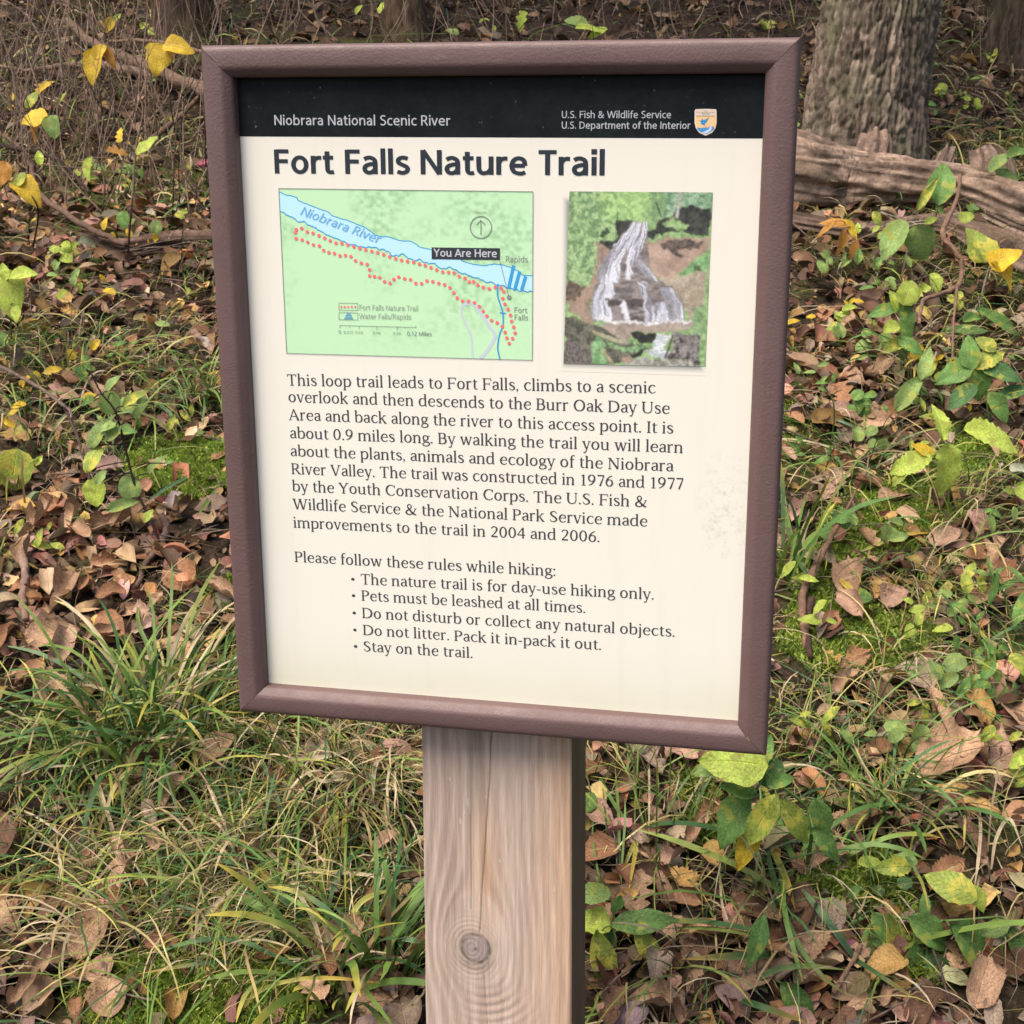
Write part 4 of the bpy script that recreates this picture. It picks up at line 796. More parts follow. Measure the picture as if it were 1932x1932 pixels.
# ------------------------------------------------------------------ leaves
def leaf_tpl(shape, nx=14, ny=4, fold=.2, bend=.5, curl=1.0, ripple=.03, seed=0, petiole=True):
    s = np.linspace(0, 1, nx + 1); 
    if shape == 'oval': w_ = .27 * np.sin(np.pi * s ** .85) ** .75
    elif shape == 'broad': w_ = .36 * np.sin(np.pi * s ** .72) ** .8
    elif shape == 'round': w_ = .44 * np.sqrt(np.clip(1 - (2 * s - 1) ** 2, 0, 1)) * (1 - .2 * s)
    elif shape == 'heart': w_ = .42 * np.sin(np.pi * s ** .55) ** .8
    elif shape == 'lance': w_ = .125 * np.sin(np.pi * s ** .8) ** .8
    elif shape == 'wide_lance': w_ = .19 * np.sin(np.pi * s ** .8) ** .9
    elif shape == 'toothed': w_ = .25 * np.sin(np.pi * s ** .8) ** .8 * (1 + .16 * ((s * nx) % 2 - .5))
    elif shape == 'oak': w_ = (.10 + .20 * np.abs(np.sin(np.pi * (s * 3.3 + .1)))) * np.sin(np.pi * s ** .75) ** .5
    elif shape == 'spoon': w_ = .16 * np.sin(np.pi * s ** 1.6) ** .9 + .01
    w_ = np.maximum(w_, .004)
    w_ = w_ * (1 + .16 * (vnoise(s * 9, s * 0, seed) - .5) + (.05 * (np.arange(nx + 1) % 2) if nx > 10 else 0))
    v = np.linspace(-1, 1, ny + 1); Sg, Vg = np.meshgrid(s, v, indexing='ij'); Y = Vg * w_[:, None]
    C = curl * 3.0 + 1e-3; Bn = bend + 1e-3
    yy = np.sin(C * Y) / C; z = (1 - np.cos(C * Y)) / C + fold * np.abs(Y)
    z = z + ripple * (vnoise(Sg * 5 + seed, Vg * 1.7 + seed * .3, seed + 3) - .5) * 2 * (np.abs(Vg) * .8 + .2)
    ang = Bn * Sg; xx = np.sin(ang) / Bn - z * np.sin(ang); z2 = -(1 - np.cos(ang)) / Bn + z * np.cos(ang)
    V = np.stack([xx, yy, z2], -1).reshape(-1, 3); uv = np.stack([Sg, (Vg + 1) / 2], -1).reshape(-1, 2)
    return V, gridfaces(nx + 1, ny + 1), uv
def frame3(d, n):
    d = d / np.linalg.norm(d); n = n - d * (n @ d); n /= np.linalg.norm(n); return np.stack([d, np.cross(n, d), n], -1)
DRYC = {'tan': (.38, .25, .16), 'russet': (.31, .165, .09), 'pinkish brown': (.41, .27, .20), 'dark brown': (.16, .095, .06), 'ochre': (.44, .28, .10), 'grey-brown': (.32, .255, .195)}
GREC = {'green': (.14, .28, .075), 'yellow-green': (.28, .37, .07), 'dark green': (.075, .165, .06), 'yellow': (.62, .45, .045), 'orange': (.50, .26, .06), 'lime': (.42, .55, .10), 'pale green': (.24, .37, .12)}
# individually built fallen leaves --------------------------------------------------
LCACHE = {}
def leafmesh(shape, cname, var, curled):
    k = (shape, cname, var, curled)
    if k not in LCACHE:
        r = random.Random(hash(k) % 99991 if False else sum(map(ord, shape + cname)) * 7 + var * 13 + curled * 5)
        if curled: V, F, uv = leaf_tpl(shape, 20, 6, r.uniform(.1, .6), r.uniform(-.9, 1.5), r.uniform(.9, 2.3), r.uniform(.06, .15), r.randint(0, 999))
        else: V, F, uv = leaf_tpl(shape, 20, 6, r.uniform(.05, .35), r.uniform(-.4, .8), r.uniform(.3, 1.0), r.uniform(.03, .09), r.randint(0, 999))
        col = np.array(DRYC.get(cname) or GREC[cname]); c = np.repeat(col[None], len(V), 0)
        edge = np.abs(uv[:, 1] - .5) * 2; c = c * (1 - .18 * edge[:, None] ** 3)
        mb = MB(); mb.add(V - [.5, 0, 0], F, c, uv)
        P = np.array([(-.5, 0, 0), (-.58, .01, .01), (-.66, .03, .0)]); tube_to(mb, P, .006, 4, col * .7)
        LCACHE[k] = mb.mesh('fallen_leaf', M_DRY if cname in DRYC else (M_YEL if cname in ('yellow', 'orange') else M_TURN))
    return LCACHE[k]
def region(px, py):
    if px > 1050:
        return 'low right of the post' if py > 1650 else 'below the lower right corner' if py > 1400 else 'on moss right of sign' if py > 1000 else 'among weeds right of sign' if py > 650 else 'near the fallen log'
    return 'low left of the post' if py > 1700 else 'in grass left of post' if py > 1420 else 'beside the large sedge' if py > 1180 else 'in litter left of sign' if py > 800 else 'under twigs at upper left'
FG = 'fallen leaves on the bank'
nleaf = 0
def put_leaf(px, py, lpx, ang, shape, cname, curled, lift=.010, tilt=.25, label=None):
    """lpx length in picture px, ang image angle of the tip (0 right, 90 up)"""
    global nleaf
    p = ground_at(px, py); q = ground_at(px + 10 * math.cos(R(ang)), py - 10 * math.sin(R(ang)))
    n = gnorm(p[0], p[1]) + np.array([random.gauss(0, tilt), random.gauss(0, tilt) - .25, 0])
    d = q - p
    if np.linalg.norm(d) < 1e-6: d = np.array([1.0, 0, 0])
    Rm = frame3(d, n); z = (p @ RC)[2]; L = lpx * z / FPX / (.85 if abs(math.sin(R(ang))) > .6 else 1)
    L = min(L, .14)
    me = leafmesh(shape, cname, random.randint(0, 2), curled)
    how = 'curled' if curled else 'flat'
    lb = label or '%s %s %s leaf %s' % (how, cname, shape.replace('wide_lance', 'narrow'), region(px, py))
    o = obj('fallen_leaf', me, None, lb, 'leaf', FG)
    M = Matrix([list(Rm[i] * L) + [0] for i in range(3)] + [[0, 0, 0, 1]])
    o.matrix_world = Matrix.Translation(Vector(p + gnorm(p[0], p[1]) * (lift + L * .06))) @ M
    nleaf += 1
HERO = [(1405, 1855, 118, 15, 'broad', 'tan', 0, 'large flat tan leaf with clear veins low on the right of the post'), (1215, 1905, 110, 170, 'broad', 'tan', 1, 'broad tan leaf at the bottom edge just right of the post'),
 (1128, 1562, 80, -30, 'broad', 'pinkish brown', 0, 'spotted pinkish leaf touching the right edge of the post'), (1128, 1628, 85, 200, 'broad', 'russet', 0, 'flat russet brown leaf beside the post under the spotted pinkish one'),
 (1212, 1648, 66, 175, 'oval', 'dark brown', 1, 'dark brown cupped leaf a little right of the post'), (1190, 1500, 80, 30, 'oval', 'tan', 1, 'rolled tan leaf by the post below the frame'), (1275, 1540, 46, 20, 'oval', 'tan', 0, 'small oval tan leaf on short stem below the sign'),
 (1882, 1462, 120, 95, 'wide_lance', 'pinkish brown', 1, 'upright pointed pink-brown leaf at the far right'), (1790, 1450, 150, 30, 'broad', 'tan', 1, 'big crumpled tan leaf left of the pointed one at far right'), (1822, 1530, 130, -15, 'wide_lance', 'ochre', 1, 'long orange-yellow dead leaf on the lower right bank'),
 (1900, 1420, 90, 10, 'broad', 'russet', 0, 'reddish brown leaf behind the upright pointed leaf'), (1580, 798, 92, 170, 'oval', 'pinkish brown', 0, 'smooth pinkish leaf right of the sign in mid height'), (1552, 732, 75, 20, 'oval', 'russet', 1, 'brown folded leaf above the smooth pinkish leaf'),
 (1640, 805, 80, -15, 'broad', 'tan', 0, 'tan leaf beside the smooth pinkish leaf'), (1715, 905, 95, 10, 'oval', 'pinkish brown', 1, 'pinkish leaf lying under the bright lime weed'), (1690, 945, 90, 25, 'oval', 'tan', 0, 'pale tan leaf on moss below the lime weed'),
 (1735, 1300, 95, -40, 'broad', 'grey-brown', 0, 'olive-grey leaf with a straight edge on the right bank'), (1630, 1320, 85, 60, 'oval', 'ochre', 1, 'golden brown leaf next to the olive-grey leaf'), (1590, 1310, 70, 40, 'oval', 'tan', 1, None),
 (1860, 1150, 80, 10, 'oval', 'tan', 1, None), (1780, 1030, 70, 20, 'broad', 'pinkish brown', 0, None), (1840, 1060, 70, 200, 'oval', 'russet', 0, None), (1680, 1140, 60, 60, 'round', 'pinkish brown', 0, None), (1600, 1110, 80, 90, 'broad', 'tan', 1, None),
 (345, 1535, 100, 62, 'wide_lance', 'pinkish brown', 1, 'pink folded leaf standing on a stem in the grass left of the post'), (303, 1572, 66, -72, 'wide_lance', 'grey-brown', 1, 'greyish narrow leaf hanging beside the pink folded leaf'), (318, 1632, 74, -75, 'wide_lance', 'pinkish brown', 1, 'pale pink leaf dangling below the pink folded leaf'),
 (248, 1640, 62, -62, 'wide_lance', 'pinkish brown', 1, 'narrow pink leaf leaning in the grass at left'), (425, 1452, 76, 30, 'broad', 'tan', 0, 'tan pointed leaf under the lower left frame corner'), (300, 1470, 100, 20, 'broad', 'dark brown', 1, 'brown arched leaf in the grass below the sedge tuft'), (330, 1500, 60, -70, 'oval', 'grey-brown', 1, None),
 (12, 1700, 90, 60, 'oval', 'russet', 1, 'rust-orange leaf cut by the left edge of the view'), (10, 1620, 90, 80, 'broad', 'dark brown', 0, 'dark curled leaf at the left edge above the rust-orange one'), (110, 1830, 110, 20, 'oak', 'dark brown', 1, 'large crumpled brown leaf low at the left'), (180, 1790, 90, 60, 'broad', 'tan', 1, None), (225, 1760, 110, -60, 'broad', 'russet', 1, None),
 (60, 1880, 90, 45, 'oak', 'tan', 1, None), (210, 1900, 90, 100, 'broad', 'tan', 0, 'tan leaf standing at the bottom edge on the left'), (340, 1900, 90, 80, 'oval', 'ochre', 1, None), (130, 1120, 100, 60, 'oval', 'tan', 1, None), (215, 1200, 80, -40, 'oval', 'russet', 0, None), (200, 1215, 70, 10, 'oval', 'tan', 1, None),
 (12, 1215, 80, 60, 'oval', 'russet', 1, 'orange-brown leaf at the left edge beside the sedge tuft'), (100, 1215, 100, 10, 'broad', 'tan', 0, None), (340, 1100, 80, 130, 'broad', 'russet', 0, None), (430, 1110, 70, 40, 'oval', 'russet', 1, None), (240, 1005, 130, 15, 'oak', 'tan', 1, 'large tan curled leaf below the leafy sapling'), (80, 1010, 100, 30, 'oak', 'tan', 1, None),
 (130, 960, 90, 30, 'broad', 'russet', 1, None), (250, 830, 80, 20, 'oak', 'russet', 1, None), (220, 1080, 90, 10, 'oak', 'russet', 1, None), (60, 1060, 80, 70, 'oval', 'tan', 1, None), (640, 1790, 100, 20, 'broad', 'tan', 1, None), (790, 1800, 60, 70, 'oak', 'russet', 0, None), (740, 1840, 70, 30, 'oval', 'tan', 1, 'cupped tan leaf on the ground left of the post'),
 (870 - 60, 1850, 60, 60, 'oval', 'pinkish brown', 1, None), (1440, 1700, 60, 20, 'oak', 'dark brown', 1, None), (1490, 1740, 110, 70, 'broad', 'dark brown', 1, None), (1560, 1640, 90, 20, 'oval', 'tan', 1, 'upturned brown leaf below the green weed under the frame corner'), (1240, 1700, 70, 110, 'oval', 'tan', 1, None), (1530, 1860, 90, 20, 'broad', 'tan', 1, None), (1840, 1880, 90, 80, 'broad', 'tan', 1, None)]
for h in HERO: put_leaf(*h[:7], label=h[7], lift=(.045 if (h[0] < 800 and 1430 < h[1] < 1700) else .016))
tries = 0
placed = [(h[0], h[1]) for h in HERO]
shp = ['oval', 'broad', 'toothed', 'wide_lance', 'oak', 'toothed', 'oak', 'broad']
cn = ['tan', 'tan', 'russet', 'pinkish brown', 'tan', 'dark brown', 'grey-brown', 'russet', 'ochre', 'tan']
while nleaf < 296 and tries < 20000:
    tries += 1
    px, py = random.uniform(-20, 1950), random.uniform(560, 1950) 
    if 480 < px < 1430 and py < 1330: continue
    if 800 < px < 1080 : continue
    d = .10 + gauss(px, py, LEAFP)
    if random.random() > d: continue
    L = random.uniform(48, 108) * (.45 + .55 * py / 1932)
    if any((px - a) ** 2 + (py - b) ** 2 < (L * .34) ** 2 for a, b in placed): continue
    placed.append((px, py))
    put_leaf(px, py, L, random.uniform(0, 360), random.choice(shp), random.choice(cn), int(random.random() < .6), random.uniform(.004, .028), .38)

# stuff: the litter that nobody could count -------------------------------------------
def scatter(n, dens, ymin=.5, ymax=9.5, seed=1, power=1.0):
    r = np.random.default_rng(seed); out = []; tot = 0
    while tot < n:
        m = n * 3
        y = ymin + (ymax - ymin) * r.random(m) ** power; x = (r.random(m) * 2 - 1) * (.9 + y * .48)
        z = hgt(x, y); px, py, d = project(np.stack([x, y, z], -1)); k = r.random(m) < np.where(d > .3, dens(px, py, x, y), 0)
        P = np.stack([x, y, z], -1)[k]; out.append(P); tot += len(P)
    return np.concatenate(out)[:n]
def instmesh(mb, tpls, P, L, colors, seed, tilt=.4, lift=.01, sink=.0):
    r = np.random.default_rng(seed); idx = r.integers(0, len(tpls), len(P))
    e = .04; nx_ = -(hgt(P[:, 0] + e, P[:, 1]) - hgt(P[:, 0] - e, P[:, 1])) / (2 * e); ny_ = -(hgt(P[:, 0], P[:, 1] + e) - hgt(P[:, 0], P[:, 1] - e)) / (2 * e)
    N = np.stack([nx_, ny_, np.ones(len(P))], -1) + r.normal(0, tilt, (len(P), 3)) * [1, 1, .2]; N /= np.linalg.norm(N, axis=1)[:, None]
    a = r.random(len(P)) * 6.283; D = np.stack([np.cos(a), np.sin(a), np.zeros(len(P))], -1); D -= N * (D * N).sum(1)[:, None]; D /= np.linalg.norm(D, axis=1)[:, None]; B = np.cross(N, D)
    for t_i, (V, F, uv) in enumerate(tpls):
        k = idx == t_i
        if not k.any(): continue
        m = k.sum(); Vw = P[k][:, None] + (lift * r.random(m))[:, None, None] * N[k][:, None] + L[k][:, None, None] * ((V[:, 0] - .5)[None, :, None] * D[k][:, None] + V[:, 1][None, :, None] * B[k][:, None] + V[:, 2][None, :, None] * N[k][:, None])
        nvt = len(V); Fw = (F[None] + (np.arange(m) * nvt)[:, None, None]).reshape(-1, 4)
        mb.add(Vw.reshape(-1, 3), Fw, np.repeat(colors[k], nvt, 0), np.tile(uv, (m, 1)))
r = np.random.default_rng(3)
tpl = [leaf_tpl(s, 6, 2, f, b, c, .08, i) for i, (s, f, b, c) in enumerate((('oval', .3, .6, 1.2), ('broad', .2, -.4, 1.0), ('oval', .5, 1.2, 2.0), ('wide_lance', .3, .8, 1.0), ('broad', .1, .9, 1.8), ('oak', .2, .5, 1.0), ('round', .2, -.6, 1.4), ('oval', .0, .2, .5)))]
pal = np.array([DRYC['tan'], DRYC['russet'], DRYC['pinkish brown'], DRYC['dark brown'], DRYC['dark brown'], DRYC['grey-brown'], DRYC['tan'], (.20, .11, .07), DRYC['ochre'], (.16, .10, .06)])
def ldens(px, py, x, y): return np.clip(.14 + .6 * gauss(px, py, LEAFP) + .25 * (py < 500), 0, 1)
P = scatter(10500, ldens, .5, 4.8, 11, .8); L = r.uniform(.024, .072, len(P)); c = pal[r.integers(0, len(pal), len(P))] * r.uniform(.4, 1.5, (len(P), 1)) * (1 + .12 * r.normal(0, 1, (len(P), 3)))
mb = MB(); instmesh(mb, tpl, P, L, c, 5, .45, .02)
P = scatter(15000, lambda px, py, x, y: np.full(px.shape, .7), 3.0, 11, 12, 1.0); L = r.uniform(.03, .085, len(P)); c = pal[r.integers(0, len(pal), len(P))] * r.uniform(.2, .8, (len(P), 1))  # rear leaves tinted darker, the shade under the trees put into their colour
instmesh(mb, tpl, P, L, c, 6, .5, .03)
P = scatter(26000, lambda px, py, x, y: np.full(px.shape, .8), .5, 5.6, 13, .9); L = r.uniform(.007, .024, len(P)); c = pal[r.integers(0, len(pal), len(P))] * r.uniform(.3, 1.1, (len(P), 1))
instmesh(mb, tpl, P, L, c, 7, .6, .012)
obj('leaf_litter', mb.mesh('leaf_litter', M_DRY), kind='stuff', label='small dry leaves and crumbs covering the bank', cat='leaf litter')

# ------------------------------------------------------------------ grass
def blades(P, az, L, th0, bendk, wd, c0, c1, c2, seed, seg=6, kink=.0):
    """returns V,F,col: n ribbons; c0 base, c1 middle, c2 tip colours (n,3)"""
    n = len(P); r = np.random.default_rng(seed); s = np.linspace(0, 1, seg + 1); pos = np.zeros((n, seg + 1, 3)); pos[:, 0] = P; azs = az.copy()
    for k in range(seg):
        e = th0 - bendk * (s[k] + .5 / seg) ** 1.3; azs = azs + r.normal(0, .06 + kink, n)
        d = np.stack([np.cos(azs) * np.cos(e), np.sin(azs) * np.cos(e), np.sin(e)], -1); pos[:, k + 1] = pos[:, k] + d * (L / seg)[:, None]
    zg = hgt(pos[..., 0], pos[..., 1]) + .006 + .01 * r.random((n, 1)); pos[..., 2] = np.where((pos[..., 2] < zg), zg, pos[..., 2]); pos[:, 0] = P
    tw = r.uniform(-.9, .9, n); side = np.stack([-np.sin(azs) * np.cos(tw), np.cos(azs) * np.cos(tw), np.sin(tw)], -1)
    wv = wd[:, None] * (np.array([.75] + [1.0] * (seg - 2) + [.72, .08]))[None]
    A = pos + side[:, None] * wv[..., None] / 2; B = pos - side[:, None] * wv[..., None] / 2
    V = np.stack([A, B], 2).reshape(n, -1, 3); k = np.arange(seg); f = np.stack([2 * k, 2 * k + 1, 2 * k + 3, 2 * k + 2], -1)
    F = (f[None] + (np.arange(n) * 2 * (seg + 1))[:, None, None]).reshape(-1, 4)
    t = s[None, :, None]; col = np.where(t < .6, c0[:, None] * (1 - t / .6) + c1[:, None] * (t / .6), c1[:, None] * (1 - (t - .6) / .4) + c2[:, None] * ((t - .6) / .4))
    return V.reshape(-1, 3), F, np.repeat(col, 2, 1).reshape(-1, 3)
gG = np.array([(.085, .18, .040), (.12, .22, .045), (.065, .15, .05), (.16, .25, .05), (.22, .28, .06), (.04, .10, .03)])
gS = np.array([(.42, .34, .20), (.50, .42, .28), (.33, .25, .14), (.28, .20, .10), (.45, .38, .16)])
def bcols(n, straw, r):
    g = gG[r.integers(0, len(gG), n)]; s_ = gS[r.integers(0, len(gS), n)]; m = (r.random(n) < straw)[:, None]
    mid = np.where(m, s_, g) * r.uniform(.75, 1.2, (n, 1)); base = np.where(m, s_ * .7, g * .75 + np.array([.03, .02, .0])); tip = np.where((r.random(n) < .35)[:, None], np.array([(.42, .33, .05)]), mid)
    return base, mid, tip
NOG = [(370, 1905, 230, 62, 1.5), (345, 890, 90, 50, .9), (1690, 985, 100, 50, .5), (1640, 1215, 120, 60, .5), (80, 1830, 140, 90, .9)]
def gdens(px, py, x, y): return np.clip(.05 + .56 * gauss(px, py, GRASSP) - .7 * gauss(px, py, NOG), .01, 1) * (.35 + 1.0 * (fbm(x * 3, y * 3, 91) > .48))
mb = MB(); r = np.random.default_rng(21)
for (n, lo, hi, wl, wh, straw, seed, ymax) in ((7200, .05, .16, .0014, .0032, .34, 31, 5.0), (2200, .12, .28, .0016, .0038, .25, 32, 5.0), (6200, .05, .17, .0010, .0024, .92, 33, 5.0)):
    P = scatter(n, gdens, .5, ymax, seed, .8); P[:, 2] -= .004
    cl = P[r.integers(0, len(P), n // 7)]; P = cl[r.integers(0, len(cl), n)] + r.normal(0, .018, (n, 3)) * [1, 1, 0]; P[:, 2] = hgt(P[:, 0], P[:, 1]) - .004
    c = bcols(n, straw, r)
    flatlay = r.random(n) < .3; azc = -1.57 + 2.2 * (fbm(P[:, 0] * 2.3, P[:, 1] * 2.3, 55) - .5) * 2.2 + r.normal(0, .55, n); azc = np.where(r.random(n) < .25, r.random(n) * 6.283, azc)
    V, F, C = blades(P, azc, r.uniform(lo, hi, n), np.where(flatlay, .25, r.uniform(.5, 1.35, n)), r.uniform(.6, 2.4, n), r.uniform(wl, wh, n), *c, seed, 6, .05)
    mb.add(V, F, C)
P = scatter(9000, lambda px, py, x, y: np.clip(.10 + .5 * (fbm(x * 1.2, y * 1.2, 95) > .5) + .3 * (px > 1500), 0, 1), 4.2, 11, 34, 1.0); n = len(P); c = bcols(n, .5, r)
V, F, C = blades(P, r.random(n) * 6.283, r.uniform(.06, .22, n), r.uniform(.4, 1.3, n), r.uniform(.6, 2.2, n), r.uniform(.003, .006, n), *c, 35, 5); mb.add(V, F, C)
P = scatter(7000, lambda px, py, x, y: np.full(px.shape, .8), .6, 8.5, 36, .9); n = len(P); c = bcols(n, 1.0, r); c = tuple(q * r.uniform(.35, 1.0, (n, 1)) for q in c); P[:, 2] += r.uniform(0, .03, n)
V, F, C = blades(P, r.random(n) * 6.283, r.uniform(.04, .20, n), r.uniform(-.1, .5, n), r.uniform(-.2, .8, n), r.uniform(.0010, .0028, n), *c, 37, 5, .12); mb.add(V, F, C)
obj('grass', mb.mesh('grass', M_GRASS), kind='stuff', label='thin green and straw coloured grass on the bank', cat='grass')

TUFTS = []
def tuft(px, py, n, Llo, Lhi, wlo, whi, label, straw=.15, spread=.03, up=(.7, 1.45), bend=(.8, 2.2), seed=0, azr=None, cat='grass tuft', name='grass_tuft', group='grass tufts on the bank', pal_=None):
    g = ground_at(px, py); r = np.random.default_rng(seed); P = np.tile(g, (n, 1)) + r.normal(0, spread, (n, 3)) * [1, 1, 0]; P[:, 2] = hgt(P[:, 0], P[:, 1]) - .004
    az = r.random(n) * 6.283 if azr is None else r.uniform(azr[0], azr[1], n)
    out = np.arctan2(P[:, 1] - g[1], P[:, 0] - g[0]); az = np.where(r.random(n) < .5, out, az) if azr is None else az
    c = bcols(n, straw, r)
    if pal_ is not None: c = tuple(np.tile(np.array(q), (n, 1)) * r.uniform(.8, 1.2, (n, 1)) for q in pal_)
    V, F, C = blades(P, az, r.uniform(Llo, Lhi, n), r.uniform(up[0], up[1], n), r.uniform(bend[0], bend[1], n), r.uniform(wlo, whi, n), *c, seed + 1, 9, .02)
    root = obj(name, None, None, label, cat, group, loc=g.tolist()); TUFTS.append(root)
    mb = MB(); mb.add(V - g, F, C); obj('blades', mb.mesh('blades', M_GRASS), root, kind='stuff'); return root
tuft(300, 1395, 260, .13, .30, .0032, .0080, 'large arching green sedge tuft left of the lower left frame corner', .14, .045, (.6, 1.5), (.7, 2.2), 101, name='sedge_tuft', cat='sedge')
tuft(170, 1440, 120, .10, .24, .002, .0045, 'green tuft merging into the left side of the large sedge', .25, .04, seed=103)
tuft(400, 1370, 110, .08, .17, .002, .004, 'low grass tuft just under the left side of the frame', .25, .035, seed=105)
tuft(640, 1850, 34, .13, .26, .006, .011, 'broad-bladed dark green sedge left of the post', .05, .03, (.6, 1.3), (.6, 1.6), 107, name='sedge_tuft', cat='sedge')
tuft(735, 1840, 26, .12, .24, .005, .009, 'small stiff sedge touching the left side of the post', .1, .02, (.8, 1.4), (.5, 1.6), 109, name='sedge_tuft', cat='sedge')
tuft(470, 1690, 120, .10, .24, .002, .004, 'mixed green and straw tuft in the middle of the left grass', .4, .06, seed=111)
tuft(160, 1610, 150, .12, .26, .002, .004, 'long leaning straw and green tuft near the left edge', .4, .07, seed=113)
tuft(300, 1800, 120, .10, .24, .0015, .0035, 'thin straw coloured tuft above the bottom moss', .65, .06, seed=115)
tuft(640, 1480, 150, .10, .22, .002, .004, 'dry pale curling grass under the bottom rail of the sign', .85, .06, (.5, 1.4), (1.5, 3.6), seed=117)
tuft(760, 1440, 60, .10, .2, .0025, .0045, 'bleached dead grass against the left side of the post top', .95, .04, (.5, 1.4), (1.8, 3.8), seed=119)
tuft(1885, 1265 - 20, 22, .05, .10, .004, .007, 'feathery light green weed at the right edge', .0, .02, (.4, 1.2), (.4, 1.2), seed=121)
tuft(1680, 1250, 90, .08, .17, .002, .004, 'spider-like tuft on moss right of the sign', .45, .02, (.1, 1.1), (.8, 2.2), seed=123)
tuft(1610, 1440, 120, .12, .26, .0015, .003, 'fine dark green grass fan below the lower right frame corner', .2, .07, (.3, 1.0), (.5, 1.8), seed=125)
tuft(1680, 1530, 60, .12, .22, .003, .006, 'arching blue-green grass right of the weed under the frame', .1, .03, (.6, 1.3), (.9, 2.2), seed=127)
tuft(1620, 870, 80, .12, .24, .002, .004, 'fine tuft behind the lime weed', .2, .05, (.4, 1.0), (.6, 1.8), seed=129)
tuft(1560, 1790, 14, .18, .30, .007, .011, 'wide flat sedge blades crossing the ground at lower right', .0, .03, (.15, .7), (.4, 1.1), 131, name='sedge_tuft', cat='sedge')
tuft(1500, 1640, 8, .16, .26, .007, .010, 'three-bladed sedge hanging below the green weed', .0, .02, (.2, .9), (.8, 1.8), 133, name='sedge_tuft', cat='sedge')
tuft(1870, 1620, 60, .10, .22, .002, .004, 'dry pale grass near the right edge', .85, .05, (.5, 1.4), (1.2, 3.2), seed=135)
tuft(1750, 700, 60, .10, .20, .003, .006, 'green grass behind the leafy plant right of the sign', .2, .05, seed=137)
tuft(140, 700, 90, .10, .22, .002, .005, 'soft green grass under the twigs left of the sign', .3, .10, seed=139)
tuft(380, 760, 60, .12, .24, .003, .006, 'dark green grass beside the left rail', .2, .05, seed=141)
tuft(60, 850, 50, .12, .22, .003, .005, 'blue-green grass at the left edge beside the grey stick', .2, .06, seed=143)
tuft(1480, 1100, 30, .14, .30, .006, .012, 'tall green blades close to the right rail', .05, .03, (.9, 1.5), (.3, 1.4), 145)
tuft(1800, 980, 70, .08, .18, .002, .004, 'thin olive tuft on the right bank', .4, .06, seed=147)
tuft(1250, 1600, 30, .14, .28, .002, .004, 'sparse long grass right of the post below the frame', .3, .06, (.8, 1.5), (.4, 1.6), seed=149)
tuft(1160, 1480, 24, .14, .25, .002, .004, 'few thin upright blades beside the post', .35, .05, (1.0, 1.5), (.3, 1.2), seed=151)

# ------------------------------------------------------------------ moss
def mdens(px, py, x, y): return np.clip((gauss(px, py, MOSSP) * (.5 + fbm(x * 9, y * 9, 31)) - .36) * 3, 0, 1)
P = scatter(52000, mdens, .8, 4.4, 41, .8); n = len(P); r = np.random.default_rng(42)
a = r.random(n) * 6.283; h = r.uniform(.004, .012, n); wv = r.uniform(.0012, .0028, n); P[:, 2] += .002 + .012 * fbm(P[:, 0] * 30, P[:, 1] * 30, 5)
D = np.stack([np.cos(a), np.sin(a), 0 * a], -1); up = np.stack([r.normal(0, .5, n), r.normal(0, .5, n) - .2, np.ones(n)], -1)
V = np.stack([P - D * wv[:, None], P + D * wv[:, None], P + D * wv[:, None] * .7 + up * h[:, None], P - D * wv[:, None] * .7 + up * h[:, None]], 1).reshape(-1, 3)
cm = np.array([(.19, .27, .04), (.25, .34, .05), (.13, .19, .035), (.33, .42, .08)])[r.integers(0, 4, n)]
mb = MB(); mb.add(V, np.arange(n * 4).reshape(-1, 4), np.repeat(cm * (.45 + 1.1 * fbm(P[:, 0] * 28, P[:, 1] * 28, 66))[:, None], 4, 0)); obj('moss', mb.mesh('moss', M_MOSS), kind='stuff', label='cushions of bright green moss between leaves', cat='moss')

